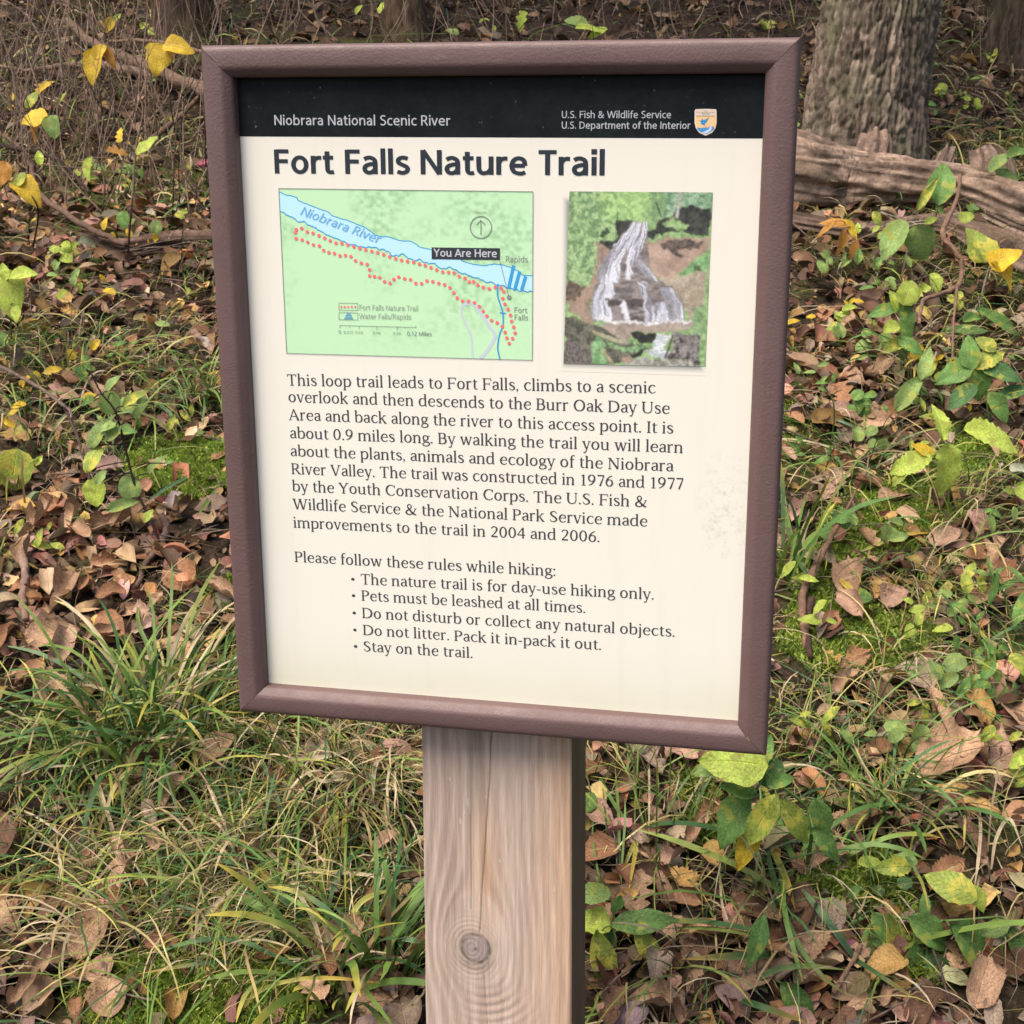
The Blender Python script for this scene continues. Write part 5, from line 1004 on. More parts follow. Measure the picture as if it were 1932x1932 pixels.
# ------------------------------------------------------------------ weeds: stem + separate leaves
def green_leaf_mesh(shape, cname, var, droop):
    k = ('g', shape, cname, var, droop)
    if k not in LCACHE:
        r = random.Random(var * 31 + len(shape) * 7 + len(cname))
        V, F, uv = leaf_tpl(shape, 18 if shape == 'toothed' else 12, 6, r.uniform(.08, .45), (1.0 if droop else .45) * r.uniform(.3, 1.6), r.uniform(-.3, .7), r.uniform(.03, .075), r.randint(0, 999))
        col = np.array(GREC[cname] if cname in GREC else DRYC[cname]); c = np.repeat(col[None], len(V), 0)
        mat = M_YEL if cname in ('yellow', 'orange') else (M_TURN if cname in ('yellow-green', 'turning') else M_GREEN)
        mb = MB(); mb.add(V, F, c, uv); LCACHE[k] = mb.mesh('leaf', mat)
    return LCACHE[k]
def weed(name, base, leaves, label, cat, group=None, stemr=.0020, path=None, stemcol=(.6, .8, .35), stem_mat=None, depth_off=0.0, face=.55):
    """base: picture px where the stem enters the ground; leaves: (px,py,len_px,angle,shape,colour[,droop])"""
    g = ground_at(*base); z = (g @ RC)[2] - depth_off
    root = obj(name, None, None, label, cat, group, loc=g.tolist())
    fwd = RC[:, 2]
    pts = [g - np.array([0, 0, .01])] + [at_depth(x, y, z - .015 * (i + 1)) for i, (x, y) in enumerate(path or [])]
    mb = MB()
    if path:
        tube_to(mb, catmull(np.array(pts), 6) - g, np.linspace(stemr * 1.4, stemr * .6, 6 * (len(pts) - 1) + 1), 6, stemcol)
    allp = catmull(np.array(pts), 6) if path else np.array(pts)
    for i, lf in enumerate(leaves):
        x, y, l, ang, shape, cname = lf[:6]; droop = lf[6] if len(lf) > 6 else 0
        dz = random.uniform(-.025, .02); dd = z - .05 + dz
        if not path and len(leaves) == 1: dd = z - .01
        x0 = x - l / 2 * math.cos(R(ang)); y0 = y + l / 2 * math.sin(R(ang))
        c = at_depth(x0, y0, dd)
        hz = hgt(c[0], c[1]) + .004
        if c[2] < hz: 
            c = ground_at(x0, y0) * .972; dd = (c @ RC)[2]
        tip = at_depth(x0 + 10 * math.cos(R(ang)), y0 - 10 * math.sin(R(ang)), dd); d = tip - c; d /= np.linalg.norm(d)
        d = d + fwd * random.uniform(-.25, .15) ; nrm = -fwd * face + np.array([0, 0, 1.0]) * (1 - face) + np.array([random.gauss(0, .2), random.gauss(0, .15), 0])
        Rm = frame3(d, nrm); L = l * dd / FPX * 1.2
        o = obj('leaf', green_leaf_mesh(shape, cname, i % 3, droop), root)
        M = Matrix([list(Rm[k] * L) + [0] for k in range(3)] + [[0, 0, 0, 1]]); o.matrix_local = Matrix.Translation(Vector(c - g)) @ M
        j = np.argmin(np.linalg.norm(allp - c, axis=1)); q = allp[j]
        if path or i == 0 or True:
            mid = (q + c) / 2 + np.array([0, 0, .004]); tube_to(mb, catmull(np.array([q, mid, c + d * .003]), 4) - g, stemr * .55, 5, stemcol)
    obj('stem', mb.mesh('stem', stem_mat or M_GRASS), root)
    return root
gs = (.12, .2, .05); bs = (.5, .42, .36); WG = 'weeds and seedlings on the bank'
weed('weed', (1790, 990), [(1777, 800, 62, 95, 'toothed', 'lime'), (1872, 818, 110, -8, 'toothed', 'lime'), (1725, 873, 72, 200, 'toothed', 'lime'), (1788, 880, 92, -88, 'toothed', 'lime'), (1700, 895, 40, 225, 'toothed', 'yellow-green'), (1745, 850, 40, 150, 'toothed', 'yellow')], 'bright lime toothed weed on the moss right of the sign', 'weed', WG, path=[(1790, 920), (1793, 840)], stemcol=gs)
weed('seedling', (1745, 440), [(1776, 350, 78, 82, 'oval', 'green'), (1745, 372, 62, 62, 'lance', 'yellow-green')], 'seedling with one large green leaf in front of the log', 'seedling', WG, path=[(1765, 410), (1766, 385)], stemcol=gs, depth_off=.25)
weed('seedling', (1920, 420), [(1882, 308, 46, 48, 'oval', 'pale green'), (1899, 335, 50, 110, 'broad', 'pale green'), (1918, 290, 40, 20, 'oval', 'green')], 'pale green seedling behind the log at the right edge', 'seedling', WG, path=[(1912, 370), (1900, 320)], stemcol=gs)
weed('seedling', (1640, 510), [(1580, 420, 50, 165, 'wide_lance', 'orange'), (1590, 452, 48, -100, 'wide_lance', 'orange'), (1605, 430, 40, -60, 'wide_lance', 'yellow'), (1612, 468, 34, -110, 'wide_lance', 'orange'), (1562, 428, 42, 215, 'lance', 'orange')], 'orange-yellow drooping seedling below the log', 'seedling', WG, path=[(1622, 470), (1600, 424)], stemcol=(.4, .25, .1))
weed('seedling', (1700, 520), [(1686, 447, 76, 235, 'oval', 'pale green'), (1738, 455, 66, -75, 'broad', 'pale green'), (1754, 417, 24, 30, 'oval', 'lime'), (1820, 410, 26, 20, 'round', 'lime'), (1653, 410, 26, -70, 'oval', 'yellow-green')], 'seedling with two hanging green leaves below the log', 'seedling', WG, path=[(1712, 470), (1712, 420)], stemcol=(.5, .45, .35))
weed('seedling', (1850, 570), [(1848, 465, 66, 110, 'heart', 'yellow-green'), (1893, 490, 56, 40, 'heart', 'yellow'), (1888, 515, 56, -50, 'heart', 'yellow')], 'yellow three-leaved seedling on a thin stem right of the vine', 'seedling', WG, path=[(1856, 540), (1870, 490)], stemcol=(.5, .4, .35))
weed('weed', (1700, 720), [(1712, 556, 44, 70, 'round', 'lime'), (1690, 572, 40, 110, 'oval', 'lime'), (1670, 585, 60, 195, 'wide_lance', 'green'), (1710, 588, 62, -70, 'wide_lance', 'green'), (1683, 618, 28, 200, 'round', 'lime'), (1708, 620, 44, -60, 'oval', 'green'), (1690, 650, 44, 200, 'toothed', 'yellow-green'), (1715, 650, 50, -30, 'toothed', 'green'), (1705, 655, 40, -90, 'toothed', 'green')], 'upright green weed with stacked leaves right of the sign', 'weed', WG, path=[(1700, 650), (1697, 560)], stemcol=gs)
weed('seedling', (1640, 640), [(1592, 592, 26, 180, 'oval', 'lime'), (1600, 582, 26, 20, 'oval', 'lime'), (1575, 615, 28, 190, 'oval', 'yellow-green'), (1583, 598, 22, 120, 'oval', 'lime')], 'tiny yellow-green seedling beside the right rail', 'seedling', WG, path=[(1625, 610), (1600, 595)], stemcol=(.4, .3, .25), stemr=.001)
weed('weed', (1735, 800), [(1745, 690, 60, 75, 'wide_lance', 'pale green'), (1712, 745, 78, 55, 'wide_lance', 'pale green')], 'weed with two long pale leaves above the lime weed', 'weed', WG, path=[(1738, 760), (1732, 715)], stemcol=gs)
weed('weed', (1870, 820), [(1830, 670, 60, 100, 'oval', 'green'), (1806, 700, 66, 200, 'oval', 'green'), (1862, 680, 58, 30, 'toothed', 'yellow-green'), (1885, 705, 66, -10, 'oval', 'dark green'), (1850, 720, 60, -90, 'oval', 'green'), (1880, 765, 56, -60, 'oval', 'green'), (1818, 745, 60, 215, 'oval', 'dark green'), (1910, 740, 50, 20, 'oval', 'dark green'), (1865, 650, 40, 140, 'oval', 'yellow-green')], 'dense dark green leafy weed near the right edge', 'weed', WG, path=[(1862, 760), (1855, 700)], stemcol=gs)
weed('weed', (1860, 640), [(1890, 600, 100, -20, 'lance', 'green'), (1830, 620, 70, 170, 'lance', 'green'), (1835, 600, 40, 20, 'oval', 'green')], 'dark narrow-leaved weed right of the stacked weed', 'weed', WG, path=[(1858, 620)], stemcol=gs)
weed('seedling', (1655, 1150), [(1621, 1127, 52, 175, 'oval', 'green')], 'single glossy oval green leaf on the moss right of the sign', 'seedling', WG, stemcol=gs)
weed('seedling', (1718, 1200), [(1716, 1192, 24, 80, 'round', 'lime')], 'single tiny round lime leaf on the right bank', 'seedling', WG, stemcol=gs)
weed('weed', (1920, 1240), [(1782, 1263, 76, 188, 'wide_lance', 'green'), (1850, 1258, 66, 192, 'lance', 'green'), (1872, 1285, 70, 215, 'lance', 'pale green'), (1858, 1318, 60, 222, 'lance', 'green'), (1890, 1322, 60, 250, 'lance', 'pale green'), (1912, 1318, 62, 265, 'lance', 'green'), (1925, 1270, 60, 300, 'lance', 'green')], 'narrow-leaved green weed spreading from the right edge', 'weed', WG, path=[(1900, 1245), (1840, 1250)], stemcol=gs)
weed('weed', (1925, 1200), [(1925, 1085, 40, 120, 'lance', 'green'), (1905, 1100, 44, 200, 'lance', 'green'), (1868, 1070, 36, 100, 'lance', 'pale green'), (1855, 1080, 32, 160, 'lance', 'pale green'), (1880, 1080, 34, 40, 'lance', 'green'), (1875, 1105, 60, 260, 'lance', 'green'), (1930, 1140, 70, 240, 'wide_lance', 'green')], 'small whorled narrow-leaf weed high on the right edge', 'weed', WG, path=[(1900, 1140), (1880, 1085)], stemcol=gs)
weed('weed', (1520, 1640), [(1395, 1437, 110, 172, 'broad', 'lime'), (1345, 1445, 60, 200, 'oval', 'pale green'), (1440, 1420, 60, 60, 'oval', 'green'), (1450, 1455, 70, 150, 'broad', 'dark green'), (1385, 1540, 100, 232, 'oval', 'green'), (1412, 1590, 96, 248, 'wide_lance', 'yellow'), (1440, 1545, 110, 240, 'wide_lance', 'yellow-green'), (1500, 1545, 100, -50, 'wide_lance', 'yellow-green'), (1545, 1545, 80, -80, 'oval', 'green'), (1400, 1490, 60, 160, 'oval', 'green'), (1560, 1590, 80, -45, 'wide_lance', 'green'), (1470, 1475, 50, 20, 'oval', 'green')], 'large leafy green weed with a yellow leaf under the lower right frame corner', 'weed', WG, path=[(1530, 1540), (1470, 1480), (1440, 1455)], stemcol=gs, stemr=.0022, depth_off=.06)
weed('weed', (1560, 1760), [(1660, 1745, 56, -60, 'oval', 'green'), (1645, 1775, 90, 255, 'wide_lance', 'green'), (1690, 1770, 96, -70, 'wide_lance', 'yellow-green'), (1750, 1755, 90, -35, 'oval', 'green'), (1840, 1790, 130, -40, 'oval', 'green'), (1716, 1850, 150, 262, 'wide_lance', 'green'), (1780, 1850, 130, -60, 'wide_lance', 'dark green'), (1868, 1860, 110, 240, 'wide_lance', 'yellow-green'), (1880, 1750, 50, 200, 'oval', 'pale green'), (1905, 1760, 70, -20, 'wide_lance', 'green'), (1745, 1710, 44, 95, 'wide_lance', 'green'), (1920, 1800, 70, -60, 'oval', 'green')], 'long green stem with a row of drooping leaves at lower right', 'weed', WG, path=[(1640, 1730), (1760, 1738), (1880, 1730)], stemcol=gs, stemr=.0022)
weed('weed', (1300, 1745), [(1120, 1685, 66, 178, 'oval', 'pale green'), (1165, 1705, 36, 250, 'oval', 'green'), (1120, 1745, 70, 175, 'broad', 'lime'), (1205, 1735, 110, 12, 'wide_lance', 'green'), (1222, 1785, 84, -55, 'wide_lance', 'yellow-green'), (1138, 1808, 110, -75, 'wide_lance', 'yellow-green'), (1115, 1830, 110, 245, 'wide_lance', 'green'), (1150, 1780, 60, 260, 'wide_lance', 'dark green')], 'weed with lime and green leaves touching the right side of the post', 'weed', WG, path=[(1250, 1740), (1170, 1755), (1130, 1765)], stemcol=gs, stemr=.0018)
weed('weed', (1410, 1830), [(1425, 1790, 100, 66, 'spoon', 'green'), (1505, 1890, 100, -50, 'wide_lance', 'green')], 'spoon-leaved plant on dark leaves at the bottom right of the post', 'weed', WG, stemcol=gs)
weed('weed', (1850, 1720), [(1805, 1675, 90, 150, 'oval', 'yellow-green'), (1840, 1690, 50, -60, 'oval', 'lime')], 'drooping pale and yellow leaf above the lower right plant', 'weed', WG, path=[(1840, 1700)], stemcol=gs)
weed('seedling', (1640, 1670), [(1660, 1680, 22, 160, 'round', 'dark green'), (1706, 1665, 26, 20, 'round', 'dark green'), (1760, 1655, 20, 0, 'round', 'green'), (1610, 1685, 30, 60, 'oval', 'green'), (1585, 1700, 20, 200, 'round', 'lime')], 'tiny round dark green leaves on moss at lower right', 'seedling', WG, path=[(1650, 1668)], stemcol=gs, stemr=.001)
weed('weed', (1700, 1640), [(1690, 1635, 60, 180, 'toothed', 'yellow-green'), (1640, 1625, 44, 10, 'toothed', 'lime'), (1710, 1622, 44, 170, 'oval', 'pale green')], 'crinkled olive weed leaf between the two lower right weeds', 'weed', WG, path=[(1680, 1640)], stemcol=gs)
weed('seedling', (1110, 1550), [(1108, 1515, 34, 60, 'round', 'green')], 'small round blue-green leaf beside the post below the frame', 'seedling', WG, stemcol=gs)
weed('weed', (1930, 1480), [(1925, 1440, 60, 60, 'oval', 'lime'), (1930, 1470, 40, 200, 'oval', 'yellow-green')], 'lime leaf cut by the right edge of the view', 'weed', WG, stemcol=gs)
# left side
weed('sapling', (300, 1040), [(210, 725, 36, 60, 'oval', 'pale green'), (206, 758, 42, 250, 'round', 'pale green'), (250, 752, 50, 40, 'wide_lance', 'yellow-green'), (262, 775, 40, 60, 'wide_lance', 'pale green'), (182, 822, 56, 62, 'oval', 'pale green'), (172, 868, 52, 68, 'oval', 'yellow-green'), (212, 815, 40, 60, 'oval', 'pale green'), (181, 925, 46, 270, 'round', 'lime'), (188, 902, 30, 60, 'oval', 'pale green'), (246, 922, 42, 100, 'round', 'pale green'), (225, 955, 54, 20, 'wide_lance', 'pale green'), (278, 975, 26, 60, 'oval', 'lime'), (292, 877, 46, 55, 'wide_lance', 'pale green'), (318, 872, 18, 20, 'oval', 'green'), (205, 805, 34, 190, 'oval', 'pale green'), (166, 755, 30, 200, 'oval', 'green')], 'leafy sapling with a dark stem left of the sign', 'sapling', WG, path=[(297, 1011), (259, 928), (240, 860), (226, 803), (214, 770), (190, 740), (170, 700)], stemcol=(.35, .3, .3), stem_mat=M_TWIG, stemr=.0022)
weed('seedling', (75, 900), [(28, 881, 70, 262, 'round', 'yellow-green'), (72, 870, 20, 60, 'oval', 'lime')], 'big spotted yellow-green oval leaf at the left edge', 'seedling', WG, path=[(60, 850), (35, 842)], stemcol=bs, stem_mat=M_TWIG)
weed('seedling', (20, 640), [(18, 548, 80, 270, 'broad', 'lime'), (40, 520, 50, 10, 'oval', 'lime'), (32, 590, 30, 270, 'oval', 'lime'), (8, 515, 30, 100, 'oval', 'lime')], 'bright green out-of-focus leaves at the left edge', 'seedling', WG, path=[(20, 600), (15, 520)], stemcol=gs, depth_off=.2)
weed('seedling', (395, 835), [(371, 819, 24, 30, 'oval', 'pale green')], 'small green leaf beside the left rail of the sign', 'seedling', WG, stemcol=gs)
weed('seedling', (60, 800), [(35, 820, 50, 170, 'oak', 'ochre')], 'torn yellow-tan leaf caught on a twig at the left', 'seedling', WG, stemcol=bs, stem_mat=M_TWIG)
YG = 'yellow-leaved saplings at the edge of the wood'
weed('sapling', (195, 250), [(178, 122, 62, 262, 'oval', 'yellow'), (186, 97, 30, 70, 'round', 'yellow'), (205, 105, 42, -65, 'wide_lance', 'orange')], 'bare sapling with a hanging yellow leaf at upper left', 'sapling', YG, path=[(190, 190), (176, 90), (175, 60), (160, -20)], stemcol=(1.3, 1.15, 1.1), stem_mat=M_TWIG, depth_off=.5)
weed('sapling', (335, 260), [(299, 108, 54, 255, 'heart', 'yellow'), (333, 89, 52, -8, 'broad', 'yellow')], 'sapling with two broad golden leaves left of the frame top', 'sapling', YG, path=[(322, 200), (312, 100), (314, 50), (306, -20)], stemcol=(1.3, 1.15, 1.1), stem_mat=M_TWIG, depth_off=.5)
weed('sapling', (218, 130), [(208, 46, 28, 250, 'oval', 'yellow'), (220, 36, 20, 60, 'oval', 'lime')], 'thin stem with a small yellow leaf at the top left', 'sapling', YG, path=[(216, 90), (212, 40)], stemcol=(1, .9, .85), stem_mat=M_TWIG)
weed('sapling', (60, 330), [(68, 222, 46, 190, 'broad', 'yellow'), (68, 240, 46, 240, 'broad', 'orange'), (99, 236, 38, 280, 'round', 'pale green')], 'twig with golden and green leaves at the left under the branch', 'sapling', YG, path=[(90, 300), (80, 225), (20, 208)], stemcol=(.9, .8, .75), stem_mat=M_TWIG, depth_off=.3)
weed('sapling', (60, 470), [(4, 325, 44, 250, 'broad', 'orange'), (50, 357, 62, -40, 'broad', 'yellow'), (35, 340, 30, 60, 'oval', 'yellow-green')], 'dark twig with large yellow leaves at the left edge', 'sapling', YG, path=[(72, 400), (50, 360), (10, 340)], stemcol=(.35, .3, .3), stem_mat=M_TWIG, depth_off=.3)
weed('sapling', (240, 480), [(272, 276, 46, 48, 'oval', 'lime'), (168, 315, 40, 260, 'oval', 'lime'), (225, 255, 30, 100, 'oak', 'yellow'), (218, 285, 36, 0, 'oak', 'orange'), (75, 300, 26, 100, 'oval', 'lime'), (232, 412, 30, 270, 'round', 'green'), (294, 430, 24, 80, 'round', 'pale green')], 'tall pale bent stem with scattered small leaves left of the sign', 'sapling', YG, path=[(247, 400), (253, 330), (258, 270), (270, 210), (262, 160), (278, 30), (274, -20)], stemcol=(1.5, 1.35, 1.25), stem_mat=M_TWIG, stemr=.0026, depth_off=.25)
weed('sapling', (90, 290), [(82, 165, 34, 50, 'oak', 'yellow'), (58, 190, 34, 60, 'oval', 'yellow-green'), (118, 185, 24, 60, 'lance', 'lime')], 'pale leaning leaves on the branch at upper left', 'sapling', YG, path=[(80, 230), (75, 180)], stemcol=(.9, .8, .75), stem_mat=M_TWIG)
weed('seedling', (1000, 110), [(984, 36, 34, 250, 'oak', 'lime'), (1110, 50, 50, 10, 'toothed', 'lime'), (1130, 60, 34, 200, 'toothed', 'lime'), (1090, 40, 40, 160, 'toothed', 'pale green')], 'pale lime seedling leaves above the top rail', 'seedling', WG, path=[(1000, 70), (1060, 45)], stemcol=gs)
weed('seedling', (700, 90), [(718, 15, 22, 80, 'oval', 'lime'), (676, 20, 20, 60, 'oval', 'lime'), (856, 60, 24, 160, 'toothed', 'pale green')], 'small green seedlings behind the top rail left of centre', 'seedling', WG, path=[(700, 40)], stemcol=gs)

# scattered small plants in the background
k = 0; tries = 0
while k < 125 and tries < 4000:
    tries += 1
    px, py = random.uniform(0, 1932), random.uniform(20, 1500 if k > 60 else 900)
    if k > 60 and random.random() < .55: px = random.uniform(1480, 1932)
    if 370 < px < 1520 and py > 60: continue
    if py > 1200 and px < 400: continue
    if px > 1500 and 250 < py < 400: continue
    n = random.randint(2, 5); cc_ = random.choice(['lime', 'pale green', 'green', 'yellow-green', 'yellow', 'green'] if k < 60 else ['green', 'pale green', 'lime', 'pale green', 'yellow-green']); sh_ = random.choice(['oval', 'toothed', 'wide_lance', 'round']); zz_ = (ground_at(px, py) @ RC)[2]; s = .05 * FPX / zz_
    lv = [(px + random.uniform(-.8, .8) * s, py - random.uniform(.2, 1.1) * s, random.uniform(.35, .75) * s, random.uniform(0, 360), sh_, cc_) for _ in range(n)]
    side = ('behind the large tree trunk' if py < 300 else 'below the fallen log' if py < 600 else 'right of the frame' if py < 850 else 'near the lime weed' if py < 1050 else 'on the mossy right bank') if px > 1400 else ('behind the top rail' if px > 380 else ('at upper left wood edge' if py < 350 else 'in litter left of sign'))
    weed('seedling', (px, py), lv, '%s seedling with %s %s leaves %s' % (cc_, ['', '', 'two', 'three', 'four', 'five'][n], {'wide_lance': 'narrow'}.get(sh_, sh_), side), 'seedling', WG, path=[(px, py - .5 * s)], stemcol=gs, stemr=.001); k += 1

# ------------------------------------------------------------------ sticks, branches, log
def ground_path(pts, lift): return [ground_at(x, y) + np.array([0, 0, l]) for (x, y), l in zip(pts, lift if isinstance(lift, (list, tuple)) else [lift] * len(pts))]
def stick(name, pts, rpx, label, cat, lift=.01, tint=(1, 1, 1), mat=None, rough=.18, group=None, ns=8, n=8, depth=None):
    if depth: P = [at_depth(x, y, d) for (x, y), d in zip(pts, depth)]
    else: P = ground_path(pts, lift)
    P = catmull(np.array(P), n); zz_ = (P @ RC)[:, 2]; rp = np.interp(np.linspace(0, 1, len(P)), np.linspace(0, 1, len(rpx)), rpx) * zz_ / FPX
    o0 = P.mean(0); mb = MB(); P2 = P - o0
    P2 = P2 + np.stack([vnoise(np.arange(len(P)) * .7, np.arange(len(P)) * 0 + q, q + 3) - .5 for q in range(3)], -1) * rp.mean() * .7
    tube_to(mb, P2, rp, ns, tint, 3, rough); return obj(name, mb.mesh(name, mat or M_TWIG), None, label, cat, group, loc=o0.tolist())
SG = 'dead sticks and twigs on the ground'
stick('fallen_branch', [(0, 152), (60, 158), (120, 150), (200, 150), (290, 170), (360, 185), (440, 200)], [3, 4, 7, 9, 9, 9], 'grey fallen branch reaching from the upper left behind the sign', 'branch', .05, (1.5, 1.35, 1.25), group=SG)
stick('fallen_branch', [(130, 80), (170, 115), (215, 140), (300, 175), (400, 225)], [7, 8, 9, 11, 12], 'thick broken limb crossing behind the left rail', 'branch', .08, (1.2, 1.05, .95), group=SG, ns=10)
stick('fallen_branch', [(210, 130), (300, 130), (440, 165)], [3, 4, 4], 'straight pale stick above the thick broken limb', 'branch', .10, (1.5, 1.3, 1.1), group=SG)
stick('fallen_branch', [(277, 308), (310, 280), (345, 250), (384, 211), (440, 180)], [5, 5.5, 5, 4, 4], 'brown stick sloping up to the left rail', 'branch', .06, (1.2, .95, .75), group=SG)
stick('fallen_branch', [(-20, 275), (25, 300), (60, 345), (75, 400), (143, 455), (190, 480), (240, 505)], [3.5, 4, 5, 6, 6, 5], 'mottled dark branch running down the left litter', 'branch', .06, (.9, .75, .68), group=SG)
stick('fallen_branch', [(-20, 335), (60, 345), (110, 362), (150, 400), (175, 430)], [5, 5, 4, 3], 'nearly black forked branch at the left edge', 'branch', .10, (.35, .3, .3), group=SG)
stick('fallen_branch', [(-10, 742), (62, 779), (131, 829), (140, 850)], [3.4, 3.6, 3, 2], 'smooth grey stick entering from the left edge', 'branch', .07, (1.1, 1.05, 1.1), group=SG)
stick('twig', [(110, 790), (140, 910 - 60), (170, 940), (175, 1010)], [2, 3, 3, 3], 'dark twig behind the leafy sapling', 'twig', .06, (.5, .42, .4), group=SG)
stick('tree_root', [(110, 960), (130, 920), (155, 885), (200, 850), (260, 835)], [9, 12, 12, 8, 3], 'dark mossy root in the litter left of the sapling', 'root', .0, (.5, .45, .4), M_LOG, .3)
stick('tree_root', [(305, 985), (315, 1010), (297, 1050), (274, 1078), (260, 1120)], [7, 8, 7, 5, 4], 'gnarled dark root at the foot of the leafy sapling', 'root', .012, (.6, .5, .5), M_LOG, .3)
stick('tree_root', [(40, 1060), (50, 1100), (45, 1150), (50, 1190)], [8, 9, 8, 6], 'short grey stump root at the left edge', 'root', .02, (1, .85, .8), M_LOG, .3)
stick('twig', [(104, 790), (160, 775), (200, 810), (230, 850)], [1.3, 1.6, 1.5, 1.3], 'thin pale bent twig over the litter left of the sapling', 'twig', .05, (1.6, 1.3, 1.2), group=SG)
stick('twig', [(1611, 1008), (1570, 1070), (1531, 1127), (1512, 1160), (1520, 1235)], [1.5, 5, 8, 8, 7], 'rolled dead grey-brown stalk standing on moss right of the frame', 'twig', [.09, .07, .05, .03, .01], (1.3, 1.0, .85), group=SG)
stick('twig', [(1530, 1150), (1520, 1190), (1528, 1260)], [7, 8, 6], 'dark rotten stub below the rolled stalk', 'twig', .02, (.5, .38, .38), group=SG)
stick('fallen_branch', [(1622, 1822), (1600, 1862), (1570, 1912)], [4, 4.5, 5], 'short pale broken stick at the bottom right', 'branch', .03, (1.7, 1.4, 1.2), group=SG)
stick('vine', [(1812, 330), (1803, 383), (1778, 440), (1800, 470), (1814, 500), (1808, 538), (1775, 555), (1742, 568), (1733, 612)], [3, 4, 5, 5, 4.5, 4.5, 4, 4, 3], 'twisted tan vine hanging in front of the log', 'vine', None, (1.5, 1.2, 1.0), M_TWIG, .25, depth=[3.49, 3.43, 3.33, 3.30, 3.30, 3.28, 3.24, 3.17, 3.11])
stick('vine', [(1806, 540), (1800, 600), (1797, 680)], [3, 2.4, 2], 'thin pale tendril below the twisted vine', 'vine', None, (1.4, 1.2, 1.0), M_TWIG, .2, depth=[3.25, 3.11, 2.98])
for i, (pts, rp, dpt, tint) in enumerate([([(0, 62), (18, 110), (28, 160), (33, 215)], [1.5, 2, 2], 3.5, 1.1), ([(-10, -5), (40, 20), (75, 70), (85, 140)], [1.5, 2, 2.2], 3.6, 1.2), ([(100, -10), (110, 60), (114, 110), (118, 150)], [1.6, 2, 2.3], 3.6, 1.3), ([(115, 0), (160, 25), (175, 60)], [1.5, 1.5], 3.7, 1.0),
        ([(262, 0), (250, 60), (225, 100)], [1.2, 1.5], 3.8, 1.1), ([(405, 0), (412, 30), (398, 75)], [1.4, 1.4], 4.0, 1.3), ([(30, 60), (45, 100), (20, 150)], [1, 1.2], 3.6, .9), ([(0, 20), (60, 60), (140, 50)], [1, 1.2], 3.8, 1.0), ([(195, 220), (190, 260), (182, 320)], [1.6, 1.3], 3.0, 1.0), ([(215, 190), (200, 250), (192, 290)], [1.4, 1.4], 3.0, 1.2),
        ([(565, -5), (560, 30), (530, 70)], [1.3, 1.5], 4.3, 1.3), ([(590, -5), (600, 40), (640, 80)], [1.3, 1.5], 4.3, 1.2)]):
    stick('twig', pts, rp, ['thin bare upright stem at the upper left edge', 'bare arching stem in the upper left corner', 'pale upright stem beside the arching one at upper left', 'short crossing stem near the top left', 'dark thin stem left of the tall bent stem', 'pale kinked stem just left of the frame top', 'faint twig low in the upper left corner', 'thin twig crossing the upper left corner', 'short brown stem left of the brown stick', 'bent tan stem above the golden leaves', 'pale twig behind the top rail left of centre', 'second pale twig behind the top rail'][i], 'twig', None, (tint,) * 3, None, .1, 'bare stems at the wood edge', 5, depth=[dpt * 1.27] * len(pts))
# random dead twigs
tw = MB(); r = random.Random(5)
for i in range(1900):
    y = r.uniform(.6, 7); x = r.uniform(-1, 1) * (.6 + y * .45); a = r.uniform(0, 6.28); l = r.uniform(.03, .16) * (1 if y < 3 else 1.8); z = hgt(x, y) + r.uniform(.004, .03)
    p0 = np.array([x, y, z]); d = np.array([math.cos(a), math.sin(a), 0]) * l; p1 = p0 + d; p1[2] = hgt(p1[0], p1[1]) + r.uniform(.004, .04); m = (p0 + p1) / 2 + np.array([r.gauss(0, .006), r.gauss(0, .006), .005])
    tube_to(tw, np.array([p0, m, p1]), r.uniform(.0007, .0022), 4, (r.uniform(.6, 1.6),) * 3)
for i in range(460):
    px = r.uniform(-30, 420) if r.random() < .6 else r.uniform(-30, 1960); py = r.uniform(60, 420) if px < 430 else r.uniform(20, 160)
    if 1500 < px < 1800: continue
    g = ground_at(px, py); h = r.uniform(.10, .5); a = r.uniform(0, 6.28); ln = r.uniform(.1, .8); p2 = g + np.array([math.cos(a) * ln, math.sin(a) * ln, 1]) * h; m = (g + p2) / 2 + np.array([r.gauss(0, .03), r.gauss(0, .03), 0]); k_t = r.uniform(.5, 2.4)
    tube_to(tw, catmull(np.array([g, m, p2]), 4), np.linspace(.003, .0012, 9) * r.uniform(.5, 1.1), 4, (k_t, k_t * .93, k_t * .86))
obj('twig_litter', tw.mesh('twig_litter', M_TWIG), kind='stuff', label='small dead twigs mixed into the litter', cat='twigs')

